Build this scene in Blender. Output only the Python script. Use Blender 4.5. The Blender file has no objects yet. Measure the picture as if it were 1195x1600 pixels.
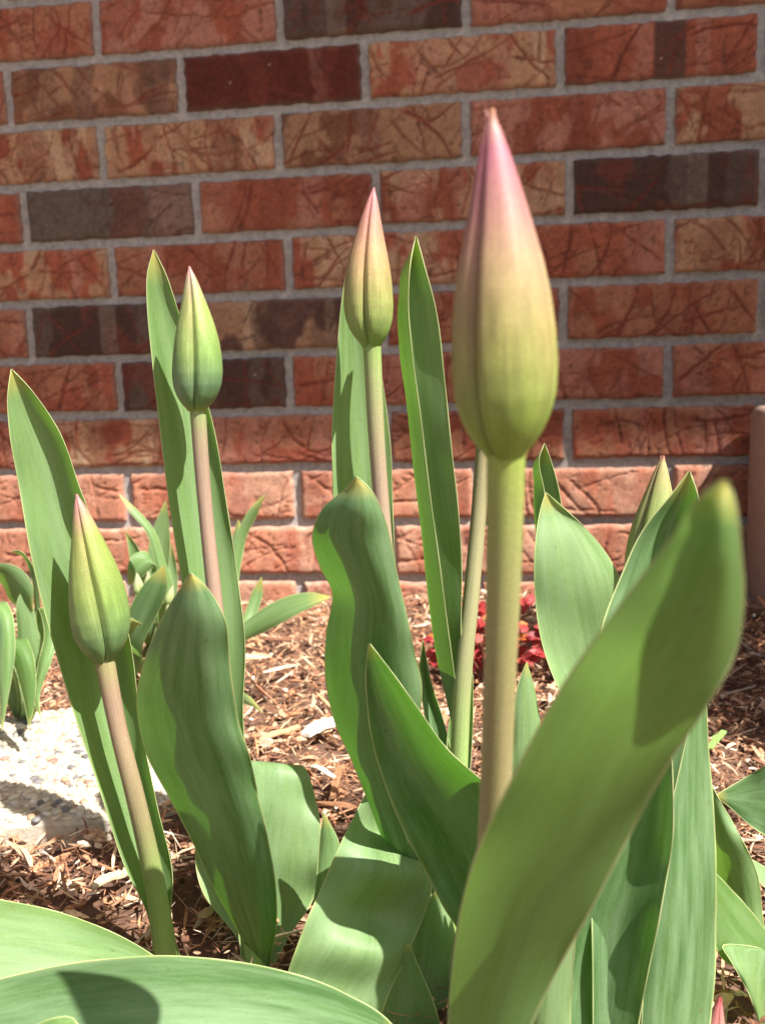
import bpy, math, random
import numpy as np
from mathutils import Vector, Matrix
random.seed(7); rng = np.random.default_rng(7)
C = bpy.context.scene.collection
scene = bpy.context.scene

# ------------------------------------------------------------------ camera
F = 1490.0                      # focal length in photograph pixels (1195 x 1600)
PITCH, ROLL, YAW = math.radians(9.51), math.radians(-1.857), math.radians(7.99)
WD, U0, H0 = 1.1225, -0.3154, 0.3750
CAMH = 0.29; BW = 0.21204; BH = 0.0677
cp, sp, cr, sr = math.cos(PITCH), math.sin(PITCH), math.cos(ROLL), math.sin(ROLL)
RM = np.array([[cr, -sr, 0], [sr, cr, 0], [0, 0, 1]]) @ np.array([[1, 0, 0], [0, -sp, -cp], [0, cp, -sp]])
CAM = np.array([0, 0, CAMH])
cam = bpy.data.objects.new('camera', bpy.data.cameras.new('camera')); C.objects.link(cam)
m = np.eye(4); m[:3, 0] = RM[0]; m[:3, 1] = -RM[1]; m[:3, 2] = -RM[2]; m[:3, 3] = CAM
cam.matrix_world = Matrix(m.tolist())
cd = cam.data; cd.sensor_fit = 'VERTICAL'; cd.sensor_height = 36; cd.lens = 36*F/1600
cd.clip_start = 0.01; cd.clip_end = 500
cd.dof.use_dof = True; cd.dof.focus_distance = 0.43; cd.dof.aperture_fstop = cd.lens/1.9
scene.camera = cam

def ray(px, py): return np.array([(px-597.5)/F, (py-800)/F, 1.0]) @ RM
def P(px, py, Y):
    r = ray(px, py); return CAM + r*(Y/r[1])
def G(px, py, z=0.0):
    r = ray(px, py); return CAM + r*((z-CAMH)/r[2])
def pj(w):
    c = RM @ (np.array(w)-CAM); return 597.5+F*c[0]/c[2], 800+F*c[1]/c[2]

# ------------------------------------------------------------------ light
SUN = np.array([0.45, -0.38, 0.81]); SUN /= np.linalg.norm(SUN)
sun = bpy.data.objects.new('sun', bpy.data.lights.new('sun', 'SUN')); C.objects.link(sun)
sun.data.energy = 5.0; sun.data.angle = math.radians(0.53); sun.data.color = (1, .955, .88)
sun.rotation_euler = Vector(SUN).to_track_quat('Z', 'Y').to_euler(); sun.location = (1, -1, 3)
w = bpy.data.worlds.new('World'); scene.world = w; w.use_nodes = True
nt = w.node_tree; bg = nt.nodes['Background']; sky = nt.nodes.new('ShaderNodeTexSky')
sky.sky_type = 'NISHITA'; sky.sun_disc = False; sky.dust_density = 4.0; sky.ozone_density = .5
sky.sun_elevation = math.asin(SUN[2]); sky.sun_rotation = math.atan2(SUN[0], SUN[1])
nt.links.new(sky.outputs[0], bg.inputs[0]); bg.inputs[1].default_value = 0.054
scene.view_settings.view_transform = 'Standard'; scene.view_settings.look = 'None'
scene.view_settings.exposure = 1.25; scene.view_settings.gamma = 1

# ------------------------------------------------------------------ helpers
def mesh(name, v, f, mats, parent=None, uv=None, col=None, mi=None, smooth=True):
    me = bpy.data.meshes.new(name)
    v = np.asarray(v, dtype=np.float32).reshape(-1, 3)
    if isinstance(f, np.ndarray):
        n, k = f.shape
        me.vertices.add(len(v)); me.vertices.foreach_set('co', v.ravel())
        me.loops.add(n*k); me.loops.foreach_set('vertex_index', f.astype(np.int32).ravel())
        me.polygons.add(n); me.polygons.foreach_set('loop_start', np.arange(0, n*k, k, dtype=np.int32))
        me.polygons.foreach_set('loop_total', np.full(n, k, dtype=np.int32))
        me.update(calc_edges=True)
    else:
        me.from_pydata(v.tolist(), [], f); me.update()
    me.validate()
    for mt in (mats if isinstance(mats, (list, tuple)) else [mats]): me.materials.append(mt)
    if mi is not None and len(mi) == len(me.polygons): me.polygons.foreach_set('material_index', np.asarray(mi, dtype=np.int32))
    me.polygons.foreach_set('use_smooth', np.full(len(me.polygons), smooth))
    li = np.empty(len(me.loops), dtype=np.int32); me.loops.foreach_get('vertex_index', li)
    if uv is not None:
        l = me.uv_layers.new(name='UVMap'); l.data.foreach_set('uv', np.asarray(uv, dtype=np.float32)[li].ravel())
    if col is not None:
        c = np.ones((len(v), 4), dtype=np.float32); c[:, :3] = col
        a = me.color_attributes.new('Col', 'FLOAT_COLOR', 'POINT'); a.data.foreach_set('color', c.ravel())
    o = bpy.data.objects.new(name, me); C.objects.link(o)
    if parent is not None:
        o.parent = parent
        o.matrix_parent_inverse = parent_inv(parent)
    return o
WM = {}
def parent_inv(p):
    return Matrix.Translation(-Vector(WM.get(p.name, (0, 0, 0))))
def thing(name, label, cat, loc, group=None):
    o = bpy.data.objects.new(name, None); C.objects.link(o); o.empty_display_size = .02
    o.location = [float(a) for a in loc]; WM[o.name] = tuple(o.location)
    tag(o, label, cat, group); return o
def tag(o, label, cat, group=None, kind=None):
    o['label'] = label; o['category'] = cat
    if group: o['group'] = group
    if kind: o['kind'] = kind
    return o

def N(nt, t, **k):
    n = nt.nodes.new('ShaderNode'+t)
    for a, b in k.items():
        if a.startswith('i_'):
            key = a[2:]; n.inputs[int(key) if key.isdigit() else key.replace('_', ' ')].default_value = b
        else: setattr(n, a, b)
    return n
def mat(name):
    mt = bpy.data.materials.new(name); mt.use_nodes = True
    return mt, mt.node_tree, mt.node_tree.nodes['Principled BSDF'], mt.node_tree.links
def ramp(nt, stops, interp='LINEAR'):
    r = nt.nodes.new('ShaderNodeValToRGB'); r.color_ramp.interpolation = interp
    e = r.color_ramp.elements
    while len(e) < len(stops): e.new(.5)
    for i, (p, c) in enumerate(stops): e[i].position = p; e[i].color = (c if len(c) == 4 else (*c, 1))
    return r
def mixc(nt, L, fac, a, b, mode='MIX'):
    n = nt.nodes.new('ShaderNodeMix'); n.data_type = 'RGBA'; n.blend_type = mode
    for s, x in ((0, fac), (6, a), (7, b)):
        if hasattr(x, 'is_output'): L.new(x, n.inputs[s])
        elif isinstance(x, (int, float)): n.inputs[s].default_value = x
        else: n.inputs[s].default_value = (*x, 1)
    return n.outputs[2]

# ------------------------------------------------------------------ plant materials
def leaf_mat(name, base, dark, trans, bloom=.4, tf=.32):
    mt, nt, b, L = mat(name)
    uv = N(nt, 'TexCoord'); mp = N(nt, 'Mapping'); mp.inputs['Scale'].default_value = (60, 1.0, 1)
    L.new(uv.outputs['UV'], mp.inputs[0])
    vein = N(nt, 'TexNoise', i_Scale=2.2, i_Detail=3.0, i_Roughness=.6); L.new(mp.outputs[0], vein.inputs[0])
    mp2 = N(nt, 'Mapping'); mp2.inputs['Scale'].default_value = (4, 2.2, 1); L.new(uv.outputs['UV'], mp2.inputs[0])
    oi = N(nt, 'ObjectInfo')
    bl = N(nt, 'TexNoise', noise_dimensions='4D', i_Scale=1.6, i_Detail=5.0, i_Roughness=.62, i_Distortion=.6); L.new(mp2.outputs[0], bl.inputs['Vector'])
    ml = N(nt, 'Math', operation='MULTIPLY', i_1=37.0); L.new(oi.outputs['Random'], ml.inputs[0]); L.new(ml.outputs[0], bl.inputs['W'])
    r1 = ramp(nt, [(.3, dark), (.62, base)]); L.new(bl.outputs[0], r1.inputs[0])
    r2 = ramp(nt, [(.3, (.89, .89, .89)), (.7, (1.09, 1.09, 1.09))]); L.new(vein.outputs[0], r2.inputs[0])
    c = mixc(nt, L, 1.0, r1.outputs[0], r2.outputs[0], 'MULTIPLY')
    fine = N(nt, 'TexNoise', i_Scale=900.0, i_Detail=2.0); L.new(uv.outputs['Object'], fine.inputs[0])
    r3 = ramp(nt, [(.3, (.9, .9, .9)), (.7, (1.1, 1.1, 1.1))]); L.new(fine.outputs[0], r3.inputs[0])
    c = mixc(nt, L, 1.0, c, r3.outputs[0], 'MULTIPLY')
    # pale waxy bloom in blurred patches, rubbed off in places
    rb = ramp(nt, [(.42, (0, 0, 0)), (.6, (bloom, bloom, bloom))])
    b2 = N(nt, 'TexNoise', noise_dimensions='4D', i_Scale=1.1, i_Detail=6.0, i_Roughness=.7); L.new(mp2.outputs[0], b2.inputs['Vector']); L.new(ml.outputs[0], b2.inputs['W'])
    L.new(b2.outputs[0], rb.inputs[0])
    c = mixc(nt, L, rb.outputs[0], c, (.29, .42, .24))
    # tip colour
    sx = N(nt, 'SeparateXYZ'); L.new(uv.outputs['UV'], sx.inputs[0])
    tr = ramp(nt, [(.0, (1, 1, 1)), (.018, (.6, .6, .6)), (.05, (0, 0, 0))]); L.new(sx.outputs['Y'], tr.inputs[0])
    c = mixc(nt, L, tr.outputs[0], c, (.48, .40, .10))
    # yellow-green rim
    er = ramp(nt, [(0, (.8, .8, .8)), (.022, (0, 0, 0)), (.978, (0, 0, 0)), (1, (.8, .8, .8))]); L.new(sx.outputs['X'], er.inputs[0])
    c = mixc(nt, L, er.outputs[0], c, (.36, .46, .16))
    dn = N(nt, 'TexNoise', i_Scale=260.0, i_Detail=3.0, i_Roughness=.5); L.new(uv.outputs['Object'], dn.inputs[0])
    dr = ramp(nt, [(.70, (0, 0, 0)), (.75, (.5, .5, .5))]); L.new(dn.outputs[0], dr.inputs[0]); c = mixc(nt, L, dr.outputs[0], c, (.10, .07, .03))
    L.new(c, b.inputs['Base Color']); b.inputs['Roughness'].default_value = .48
    b.inputs['Specular IOR Level'].default_value = .32
    bp = N(nt, 'Bump', i_Strength=.22, i_Distance=.0004); L.new(vein.outputs[0], bp.inputs['Height']); L.new(bp.outputs[0], b.inputs['Normal'])
    t = N(nt, 'BsdfTranslucent'); tc = mixc(nt, L, 1.0, trans, r2.outputs[0], 'MULTIPLY'); L.new(tc, t.inputs[0])
    mx = N(nt, 'MixShader', i_Fac=tf); L.new(b.outputs[0], mx.inputs[1]); L.new(t.outputs[0], mx.inputs[2])
    L.new(mx.outputs[0], nt.nodes['Material Output'].inputs[0]); return mt
LEAF = leaf_mat('tulip_leaf', (.185, .300, .100), (.115, .215, .065), (.20, .44, .035))
LEAF_BLUE_SHADE = leaf_mat('tulip_leaf_glaucous_shade', (.105, .195, .07), (.055, .125, .04), (.12, .36, .02), .42, .28)  # glaucous leaf; shade on the dark leaves is put into this darker base
LEAF_PALE = leaf_mat('tulip_leaf_pale', (.225, .345, .140), (.15, .26, .095), (.25, .5, .06), .45)
LEAF_OLIVE = leaf_mat('tulip_leaf_olive', (.13, .24, .06), (.09, .19, .045), (.23, .42, .08), .25, .46)
def simple(name, c, rough=.6, noise=0, scale=50, c2=None, bump=0):
    mt, nt, b, L = mat(name); b.inputs['Roughness'].default_value = rough
    b.inputs['Base Color'].default_value = (*c, 1)
    if c2:
        tc = N(nt, 'TexCoord'); n = N(nt, 'TexNoise', i_Scale=float(scale), i_Detail=6.0, i_Roughness=.65)
        L.new(tc.outputs['Object'], n.inputs[0]); r = ramp(nt, [(.3, c), (.7, c2)]); L.new(n.outputs[0], r.inputs[0]); L.new(r.outputs[0], b.inputs['Base Color'])
        if bump:
            bp = N(nt, 'Bump', i_Strength=.6, i_Distance=bump); L.new(n.outputs[0], bp.inputs['Height']); L.new(bp.outputs[0], b.inputs['Normal'])
    return mt
RIM = simple('leaf_rim', (.30, .40, .15), .5, c2=(.40, .40, .20), scale=60)

def attr_mat(name, rough=.7, fs=600, bump=.0003, amp=.25, trans=0, spec=.4):
    mt, nt, b, L = mat(name); b.inputs['Roughness'].default_value = rough; b.inputs['Specular IOR Level'].default_value = spec
    a = N(nt, 'VertexColor', layer_name='Col'); tc = N(nt, 'TexCoord')
    n = N(nt, 'TexNoise', i_Scale=float(fs), i_Detail=4.0, i_Roughness=.65); L.new(tc.outputs['Object'], n.inputs[0])
    r = ramp(nt, [(.25, (1-amp,)*3), (.75, (1+amp,)*3)]); L.new(n.outputs[0], r.inputs[0])
    c = mixc(nt, L, 1.0, a.outputs[0], r.outputs[0], 'MULTIPLY'); L.new(c, b.inputs['Base Color'])
    if bump:
        bp = N(nt, 'Bump', i_Strength=.7, i_Distance=bump); L.new(n.outputs[0], bp.inputs['Height']); L.new(bp.outputs[0], b.inputs['Normal'])
    if trans:
        t = N(nt, 'BsdfTranslucent'); L.new(c, t.inputs[0]); mx = N(nt, 'MixShader', i_Fac=trans)
        L.new(b.outputs[0], mx.inputs[1]); L.new(t.outputs[0], mx.inputs[2]); L.new(mx.outputs[0], nt.nodes['Material Output'].inputs[0])
    return mt
def streak_mat(name, rough=.42, trans=.12, sx=26, sy=2.0, amp=.2):
    mt, nt, b, L = mat(name); b.inputs['Roughness'].default_value = rough; b.inputs['Specular IOR Level'].default_value = .4
    a = N(nt, 'VertexColor', layer_name='Col'); tc = N(nt, 'TexCoord'); mp = N(nt, 'Mapping')
    mp.inputs['Scale'].default_value = (sx, sy, 1); L.new(tc.outputs['UV'], mp.inputs[0])
    n = N(nt, 'TexNoise', i_Scale=2.0, i_Detail=4.0, i_Roughness=.6, i_Distortion=.3); L.new(mp.outputs[0], n.inputs[0])
    f = N(nt, 'TexNoise', i_Scale=1600.0, i_Detail=2.0); L.new(tc.outputs['Object'], f.inputs[0])
    r = ramp(nt, [(.3, (1-amp,)*3), (.7, (1+amp,)*3)]); L.new(n.outputs[0], r.inputs[0])
    r2 = ramp(nt, [(.35, (.9,)*3), (.7, (1.12,)*3)]); L.new(f.outputs[0], r2.inputs[0])
    c = mixc(nt, L, 1.0, a.outputs[0], r.outputs[0], 'MULTIPLY'); c = mixc(nt, L, 1.0, c, r2.outputs[0], 'MULTIPLY')
    L.new(c, b.inputs['Base Color'])
    bp = N(nt, 'Bump', i_Strength=.25, i_Distance=.0003); L.new(n.outputs[0], bp.inputs['Height']); L.new(bp.outputs[0], b.inputs['Normal'])
    t = N(nt, 'BsdfTranslucent'); L.new(c, t.inputs[0]); mx = N(nt, 'MixShader', i_Fac=trans)
    L.new(b.outputs[0], mx.inputs[1]); L.new(t.outputs[0], mx.inputs[2]); L.new(mx.outputs[0], nt.nodes['Material Output'].inputs[0])
    return mt
PETAL = streak_mat('tulip_petal'); STEM = streak_mat('tulip_stem', .5, .0, 8, 3, .1)

def catmull(pts, n, closed=False):
    p = np.asarray(pts, float); k = len(p)
    d = np.r_[0, np.cumsum(np.maximum(1e-6, np.sqrt(((p[1:, :2]-p[:-1, :2])**2).sum(1)) if p.shape[1] >= 2 else 1))]
    return p, d
def interp_rows(rows, t, key):
    """monotone-ish cubic hermite of rows at parameters t in [0,1]; key = chord parameter per row"""
    rows = np.asarray(rows, float); k = len(rows)
    m_ = np.zeros_like(rows)
    for i in range(k):
        if i == 0: m_[i] = (rows[1]-rows[0])/(key[1]-key[0])
        elif i == k-1: m_[i] = (rows[-1]-rows[-2])/(key[-1]-key[-2])
        else:
            h0, h1 = key[i]-key[i-1], key[i+1]-key[i]
            a, b_ = (rows[i]-rows[i-1])/h0, (rows[i+1]-rows[i])/h1
            m_[i] = (a*h1+b_*h0)/(h0+h1)
    out = []
    for x in t:
        i = int(min(k-2, max(0, np.searchsorted(key, x, side='right')-1)))
        h = key[i+1]-key[i]; s = (x-key[i])/h
        out.append((2*s**3-3*s**2+1)*rows[i]+(s**3-2*s**2+s)*h*m_[i]+(-2*s**3+3*s**2)*rows[i+1]+(s**3-s**2)*h*m_[i+1])
    return np.array(out)

def leaf(parent, rows, base=None, m=LEAF, nr=56, nc=15, wave=.0007, name='leaf', bw=.006, rim=.0002, label=None):
    """rows tip->base: (Lx,Ly,Rx,Ry,Y,tilt,bulge,apex). L/R = margins seen from the front, Y = distance,
    tilt = extra distance of the right margin, bulge = how far the midrib stands towards the front."""
    R = []
    for r in rows:
        r = list(r) + [0, 0, .5][len(r)-5:]
        R.append(r)
    if base is not None:                     # run down to the crown of the plant
        last = R[-1]
        bx, by = pj(base); wpx = bw*F/max(.1, base[1])
        lx, ly = (last[0]+last[2])/2, (last[1]+last[3])/2
        if math.hypot(bx-lx, by-ly) > 120:
            q = .55; wl = math.hypot(last[2]-last[0], last[3]-last[1])*.5
            mx_, my_ = lx*(1-q)+bx*q, ly*(1-q)+by*q; hw = (wl*.45+wpx*.55)
            sgn = 1 if last[2] >= last[0] else -1
            R.append([mx_-hw*sgn, my_, mx_+hw*sgn, my_, last[4]*(1-q)+base[1]*q, last[5]*.5, last[6]*.5, .5])
        sgn = 1 if last[2] >= last[0] else -1
        R.append([bx-wpx*sgn, by, bx+wpx*sgn, by, base[1], 0, last[6]*.3 or .002, .5])
    R = np.array(R, float)
    mid = (R[:, :2]+R[:, 2:4])/2
    seg = np.sqrt(((mid[1:]-mid[:-1])**2).sum(1)+((R[1:, 4]-R[:-1, 4])*F/.4)**2)+1e-3
    key = np.r_[0, np.cumsum(seg)]; key /= key[-1]
    t = np.linspace(0, 1, nr)**1.15
    I = interp_rows(R, t, key)
    if abs(R[0, 0]-R[0, 2])+abs(R[0, 1]-R[0, 3]) < 2: # rounded approach to a pointed tip
        pass
    ph = rng.uniform(0, 6.28, 4)
    v = np.zeros((nr, nc, 3)); uv = np.zeros((nr, nc, 2))
    s = np.linspace(-1, 1, nc); s = np.sign(s)*np.abs(s)**.9
    for i, r in enumerate(I):
        Lp = P(r[0], r[1], r[4]-r[5]/2); Rp = P(r[2], r[3], r[4]+r[5]/2)
        mp_ = (Lp+(Rp-Lp)*r[7]) if r[7] >= 0.05 else P(r[0]+(r[2]-r[0])*r[7], r[1]+(r[3]-r[1])*r[7], r[4]); vd = mp_-CAM; vd /= np.linalg.norm(vd)
        A = mp_-vd*r[6]; ctl = 2*A-.5*(Lp+Rp)
        q = (s+1)/2
        pt = ((1-q)**2)[:, None]*Lp+(2*q*(1-q))[:, None]*ctl+(q**2)[:, None]*Rp
        wd = np.linalg.norm(Rp-Lp)
        amp = min(wave*2, wd*.05)
        und = amp*(np.sin(t[i]*23+ph[0])+.6*np.sin(t[i]*41+ph[1]))*np.abs(s)**3*np.sign(s)
        und2 = amp*.5*np.sin(t[i]*15+ph[2]+s*2.5)
        pt = pt+(und+und2)[:, None]*(-vd)
        # shallow midrib crease
        pt = pt + (np.exp(-(s/.09)**2)*min(.0005, wd*.02))[:, None]*vd
        v[i] = pt; uv[i, :, 0] = q; uv[i, :, 1] = t[i]
    idx = np.arange(nr*nc).reshape(nr, nc)
    f = np.stack([idx[:-1, :-1], idx[:-1, 1:], idx[1:, 1:], idx[1:, :-1]], -1).reshape(-1, 4)
    V = [v.reshape(-1, 3)]; UV = [uv.reshape(-1, 2)]; FF = [f]; MI = [np.zeros(len(f), int)]
    off = nr*nc
    for c in (0, nc-1):                       # thickened pale margin
        path = v[:, c]; k = 6
        tan = np.gradient(path, axis=0); tan /= np.linalg.norm(tan, axis=1)[:, None]+1e-9
        inn = v[:, 1 if c == 0 else nc-2]-path; a = np.cross(tan, inn); a /= np.linalg.norm(a, axis=1)[:, None]+1e-9
        b_ = np.cross(tan, a)
        th = np.arange(k)*2*math.pi/k
        rr = rim*(1+.25*np.sin(t*60+ph[3]))[:, None, None]
        ring = path[:, None]+rr*(np.cos(th)[None, :, None]*a[:, None]+np.sin(th)[None, :, None]*b_[:, None])
        ix = off+np.arange(nr*k).reshape(nr, k); nx = np.roll(ix, -1, 1)
        ff = np.stack([ix[:-1], nx[:-1], nx[1:], ix[1:]], -1).reshape(-1, 4)
        V.append(ring.reshape(-1, 3)); UV.append(np.tile([.5, .5], (nr*k, 1))); FF.append(ff); MI.append(np.ones(len(ff), int)); off += nr*k
    o = mesh(name, np.concatenate(V), np.concatenate(FF), [m, RIM], parent, uv=np.concatenate(UV), mi=np.concatenate(MI))
    if label: o['label'] = label
    return o

def lerp_stops(t, stops):
    t = np.asarray(t); xs = [s[0] for s in stops]
    return np.stack([np.interp(t, xs, [s[1][k] for s in stops]) for k in range(3)], -1)

def tube(name, pts, rad, parent, m, stops=None, ns=24, k=18, col=None, wob=0):
    pts = np.asarray(pts, float); key = np.r_[0, np.cumsum(np.linalg.norm(np.diff(pts, axis=0), axis=1))]; key /= key[-1]
    t = np.linspace(0, 1, ns); path = interp_rows(pts, t, key)
    rad = np.interp(t, np.linspace(0, 1, len(rad)), rad)
    tan = np.gradient(path, axis=0); tan /= np.linalg.norm(tan, axis=1)[:, None]
    ref = np.array([0, 1, 0.01]); a = np.cross(tan, ref); a /= np.linalg.norm(a, axis=1)[:, None]; b_ = np.cross(tan, a)
    th = np.arange(k)*2*math.pi/k
    v = path[:, None]+rad[:, None, None]*(np.cos(th)[None, :, None]*a[:, None]+np.sin(th)[None, :, None]*b_[:, None])
    ix = np.arange(ns*k).reshape(ns, k); nx = np.roll(ix, -1, 1)
    f = np.stack([ix[:-1], nx[:-1], nx[1:], ix[1:]], -1).reshape(-1, 4)
    uv = np.stack([np.tile(np.abs(th/math.pi-1), (ns, 1)), np.tile(t[:, None], (1, k))], -1).reshape(-1, 2)
    c = None
    if stops: c = np.repeat(lerp_stops(t, stops)[:, None], k, 1).reshape(-1, 3)
    return mesh(name, v.reshape(-1, 3), f, m, parent, uv=uv, col=c)

PROF = ([0, .03, .06, .15, .24, .33, .42, .52, .62, .73, .82, .89, .94, .975, 1.0],
        [.03, .09, .17, .33, .48, .63, .77, .89, .965, 1, .95, .81, .64, .46, .34])
def bud(parent, base, tip, width, seam, stops, tint=.3, bend=(0, 0, 0), prof=PROF, gap=.03, lw=1.0, tipsplit=.0, twist=0, name='bud'):
    """closed tulip bud: three outer petals (sub-parts) wrapped round a core; seam = compass angle of a petal edge"""
    width = width*.935; base, tip = np.array(base, float), np.array(tip, float); ax = tip-base; H = np.linalg.norm(ax); az = ax/H
    toc = CAM-(base+tip)/2; toc -= az*(toc@az); toc /= np.linalg.norm(toc); sd = np.cross(az, toc)  # sd: to camera's right
    bend = np.array(bend, float)
    def shell(th0, th1, nr, nc, fr, nm, par, colmul=1.0):
        t = np.linspace(0, 1, nr); R_ = np.interp(t, *prof)
        # smooth profile
        R_ = np.convolve(np.r_[R_[0], R_, R_[-1]], [.25, .5, .25], 'valid')
        s = np.linspace(0, 1, nc); th = th0+(th1-th0)*s
        TT, SS = np.meshgrid(t, s, indexing='ij'); R2 = R_[:, None]*width/2*fr(TT, SS)
        cen = tip[None]-(az*H)[None]*t[:, None]+(4*t*(1-t))[:, None]*bend[None]
        TH = th[None]+math.radians(twist)*(t[:, None]-.6); DD = np.cos(TH)[..., None]*toc+np.sin(TH)[..., None]*sd
        R2 = R2*(1+.035*(fbm(SS*1.0+seam, TT*.35, int(abs(th0)*100) % 90+3, 7, 3)-.47)+.012*(vnoise(SS, TT*.1, 8, 40)-.5))
        v = cen[:, None]+R2[..., None]*DD
        if tipsplit: v = v+(np.exp(-(t/.02)**2)*tipsplit)[:, None, None]*(np.cos((th0+th1)/2)*toc+np.sin((th0+th1)/2)*sd)
        ix = np.arange(nr*nc).reshape(nr, nc)
        f = np.stack([ix[:-1, :-1], ix[:-1, 1:], ix[1:, 1:], ix[1:, :-1]], -1).reshape(-1, 4)
        c = lerp_stops(TT.ravel(), stops)
        edge = (np.exp(-(SS/.04))-1.6*np.exp(-((1-SS)/.07))).ravel()[:, None]  # seam crease shade put into colour: tucked margin darker, overlapping one paler
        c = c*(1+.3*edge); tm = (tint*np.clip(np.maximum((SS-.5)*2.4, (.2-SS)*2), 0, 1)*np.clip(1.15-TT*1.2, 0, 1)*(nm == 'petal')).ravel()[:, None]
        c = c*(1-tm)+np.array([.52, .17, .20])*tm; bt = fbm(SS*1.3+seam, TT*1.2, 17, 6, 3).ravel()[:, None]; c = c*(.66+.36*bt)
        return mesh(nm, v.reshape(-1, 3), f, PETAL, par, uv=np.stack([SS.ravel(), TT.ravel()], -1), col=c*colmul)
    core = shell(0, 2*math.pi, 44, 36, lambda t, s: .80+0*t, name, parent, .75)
    for k in range(3):
        c0 = seam+math.radians(120*k)
        a, b_ = math.radians(-4), math.radians(128)
        def fr(t, s):
            bul = np.sin(np.pi*s)**.8
            over = .02+gap*(1-s)*1.0                     # one margin rides over its neighbour
            roll = -.17*np.exp(-(s/.055)**2)-.40*np.exp(-((1-s)/.13)**2)
            rib = -.006*np.exp(-((s-.5)/.03)**2)
            return (.93+.085*bul+over+roll*np.clip(1.1-0*t, 0, 1)+rib)*lw
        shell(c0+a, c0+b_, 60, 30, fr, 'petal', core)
    return core
def stem(parent, pts, base, rad, stops):
    rad = [rad[0]*1.12, rad[0]*1.01]+list(rad[1:]); q = [P(*p) for p in pts]; q.append(np.array([base[0], base[1], -.004]))
    return tube('stem', q, rad, parent, STEM, stops)
exec_marker = None

# ------------------------------------------------------------------ the house wall
def vnoise(x, y, seed, freq):
    r = np.random.default_rng(seed); g = r.random((96, 96)); X = x*freq; Y_ = y*freq
    xi = np.floor(X).astype(int); yi = np.floor(Y_).astype(int); fx = X-xi; fy = Y_-yi
    fx = fx*fx*(3-2*fx); fy = fy*fy*(3-2*fy); xi %= 96; yi %= 96; x1 = (xi+1) % 96; y1 = (yi+1) % 96
    return (g[xi, yi]*(1-fx)+g[x1, yi]*fx)*(1-fy)+(g[xi, y1]*(1-fx)+g[x1, y1]*fx)*fy
def fbm(x, y, seed, freq, o=4):
    s = 0; a = .5
    for i in range(o): s = s+a*vnoise(x, y, seed+i, freq*2**i); a *= .5
    return s
def sstep(a, b, x):
    t = np.clip((x-a)/(b-a), 0, 1); return t*t*(3-2*t)
cy, sy_ = math.cos(YAW), math.sin(YAW)
WN = np.array([-sy_, -cy, 0])                     # wall normal, towards the garden
def W(u, h, out=0.0):                             # u along the wall, h = height over the camera
    return np.array([(u+U0)*cy, WD-(u+U0)*sy_, h+H0+CAMH])+WN*out
def px_u(px, h):
    lo, hi = -2., 3.
    for _ in range(40):
        md = (lo+hi)/2
        if pj(W(md, h))[0] < px: lo = md
        else: hi = md
    return lo
joints = {  # measured vertical joints: course -> photograph x of joints
 0: [151, 437, 728, 1049], 1: [14, 283, 570, 875, 1190], 2: [159, 435, 728, 1047], 3: [39, 307, 587, 889, 1192],
 4: [176, 451, 735, 1046], 5: [48, 318, 600, 880, 1190], 6: [187, 452, 738, 1043], 7: [54, 325, 605, 887, 1185], 8: [201, 465, 745, 1045],
 9: [64, 338, 612, 890, 1190], 10: [205, 470, 750, 1045]}
RED, BUFF, DARK, BROWN, PINK = 'red', 'buff', 'dark', 'brown', 'pink'
kinds = {0: ['red', 'red', 'pink', 'dark', 'red', 'red', 'red'], 1: ['red', 'brown', 'dred', 'buff', 'rdark', 'buff'],
 2: ['buff', 'buff', 'brown', 'pink', 'buff', 'red'], 3: ['red', 'grey', 'red', 'buff', 'dark', 'red'],
 4: ['buff', 'red', 'buff', 'red', 'buff', 'red'], 5: ['red', 'dark', 'bdark', 'red', 'red', 'red'],
 6: ['red', 'dark', 'red', 'pink', 'red', 'red'], 7: ['red', 'buff', 'red', 'red', 'red', 'red'],
 8: ['org_lit', 'org_lit', 'org_lit', 'org_lit', 'org_lit', 'org_lit'], 9: ['org_lit']*6, 10: ['org_lit']*6}  # lower courses' sunlight put into a brighter orange brick colour
house_base = W(.3, -H0-CAMH)
house = thing('brick_house', 'red brick house wall with grey mortar in a running bond behind the tulips', 'house wall', house_base)
bv, bf, bc = [], [], []; boff = 0
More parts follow.
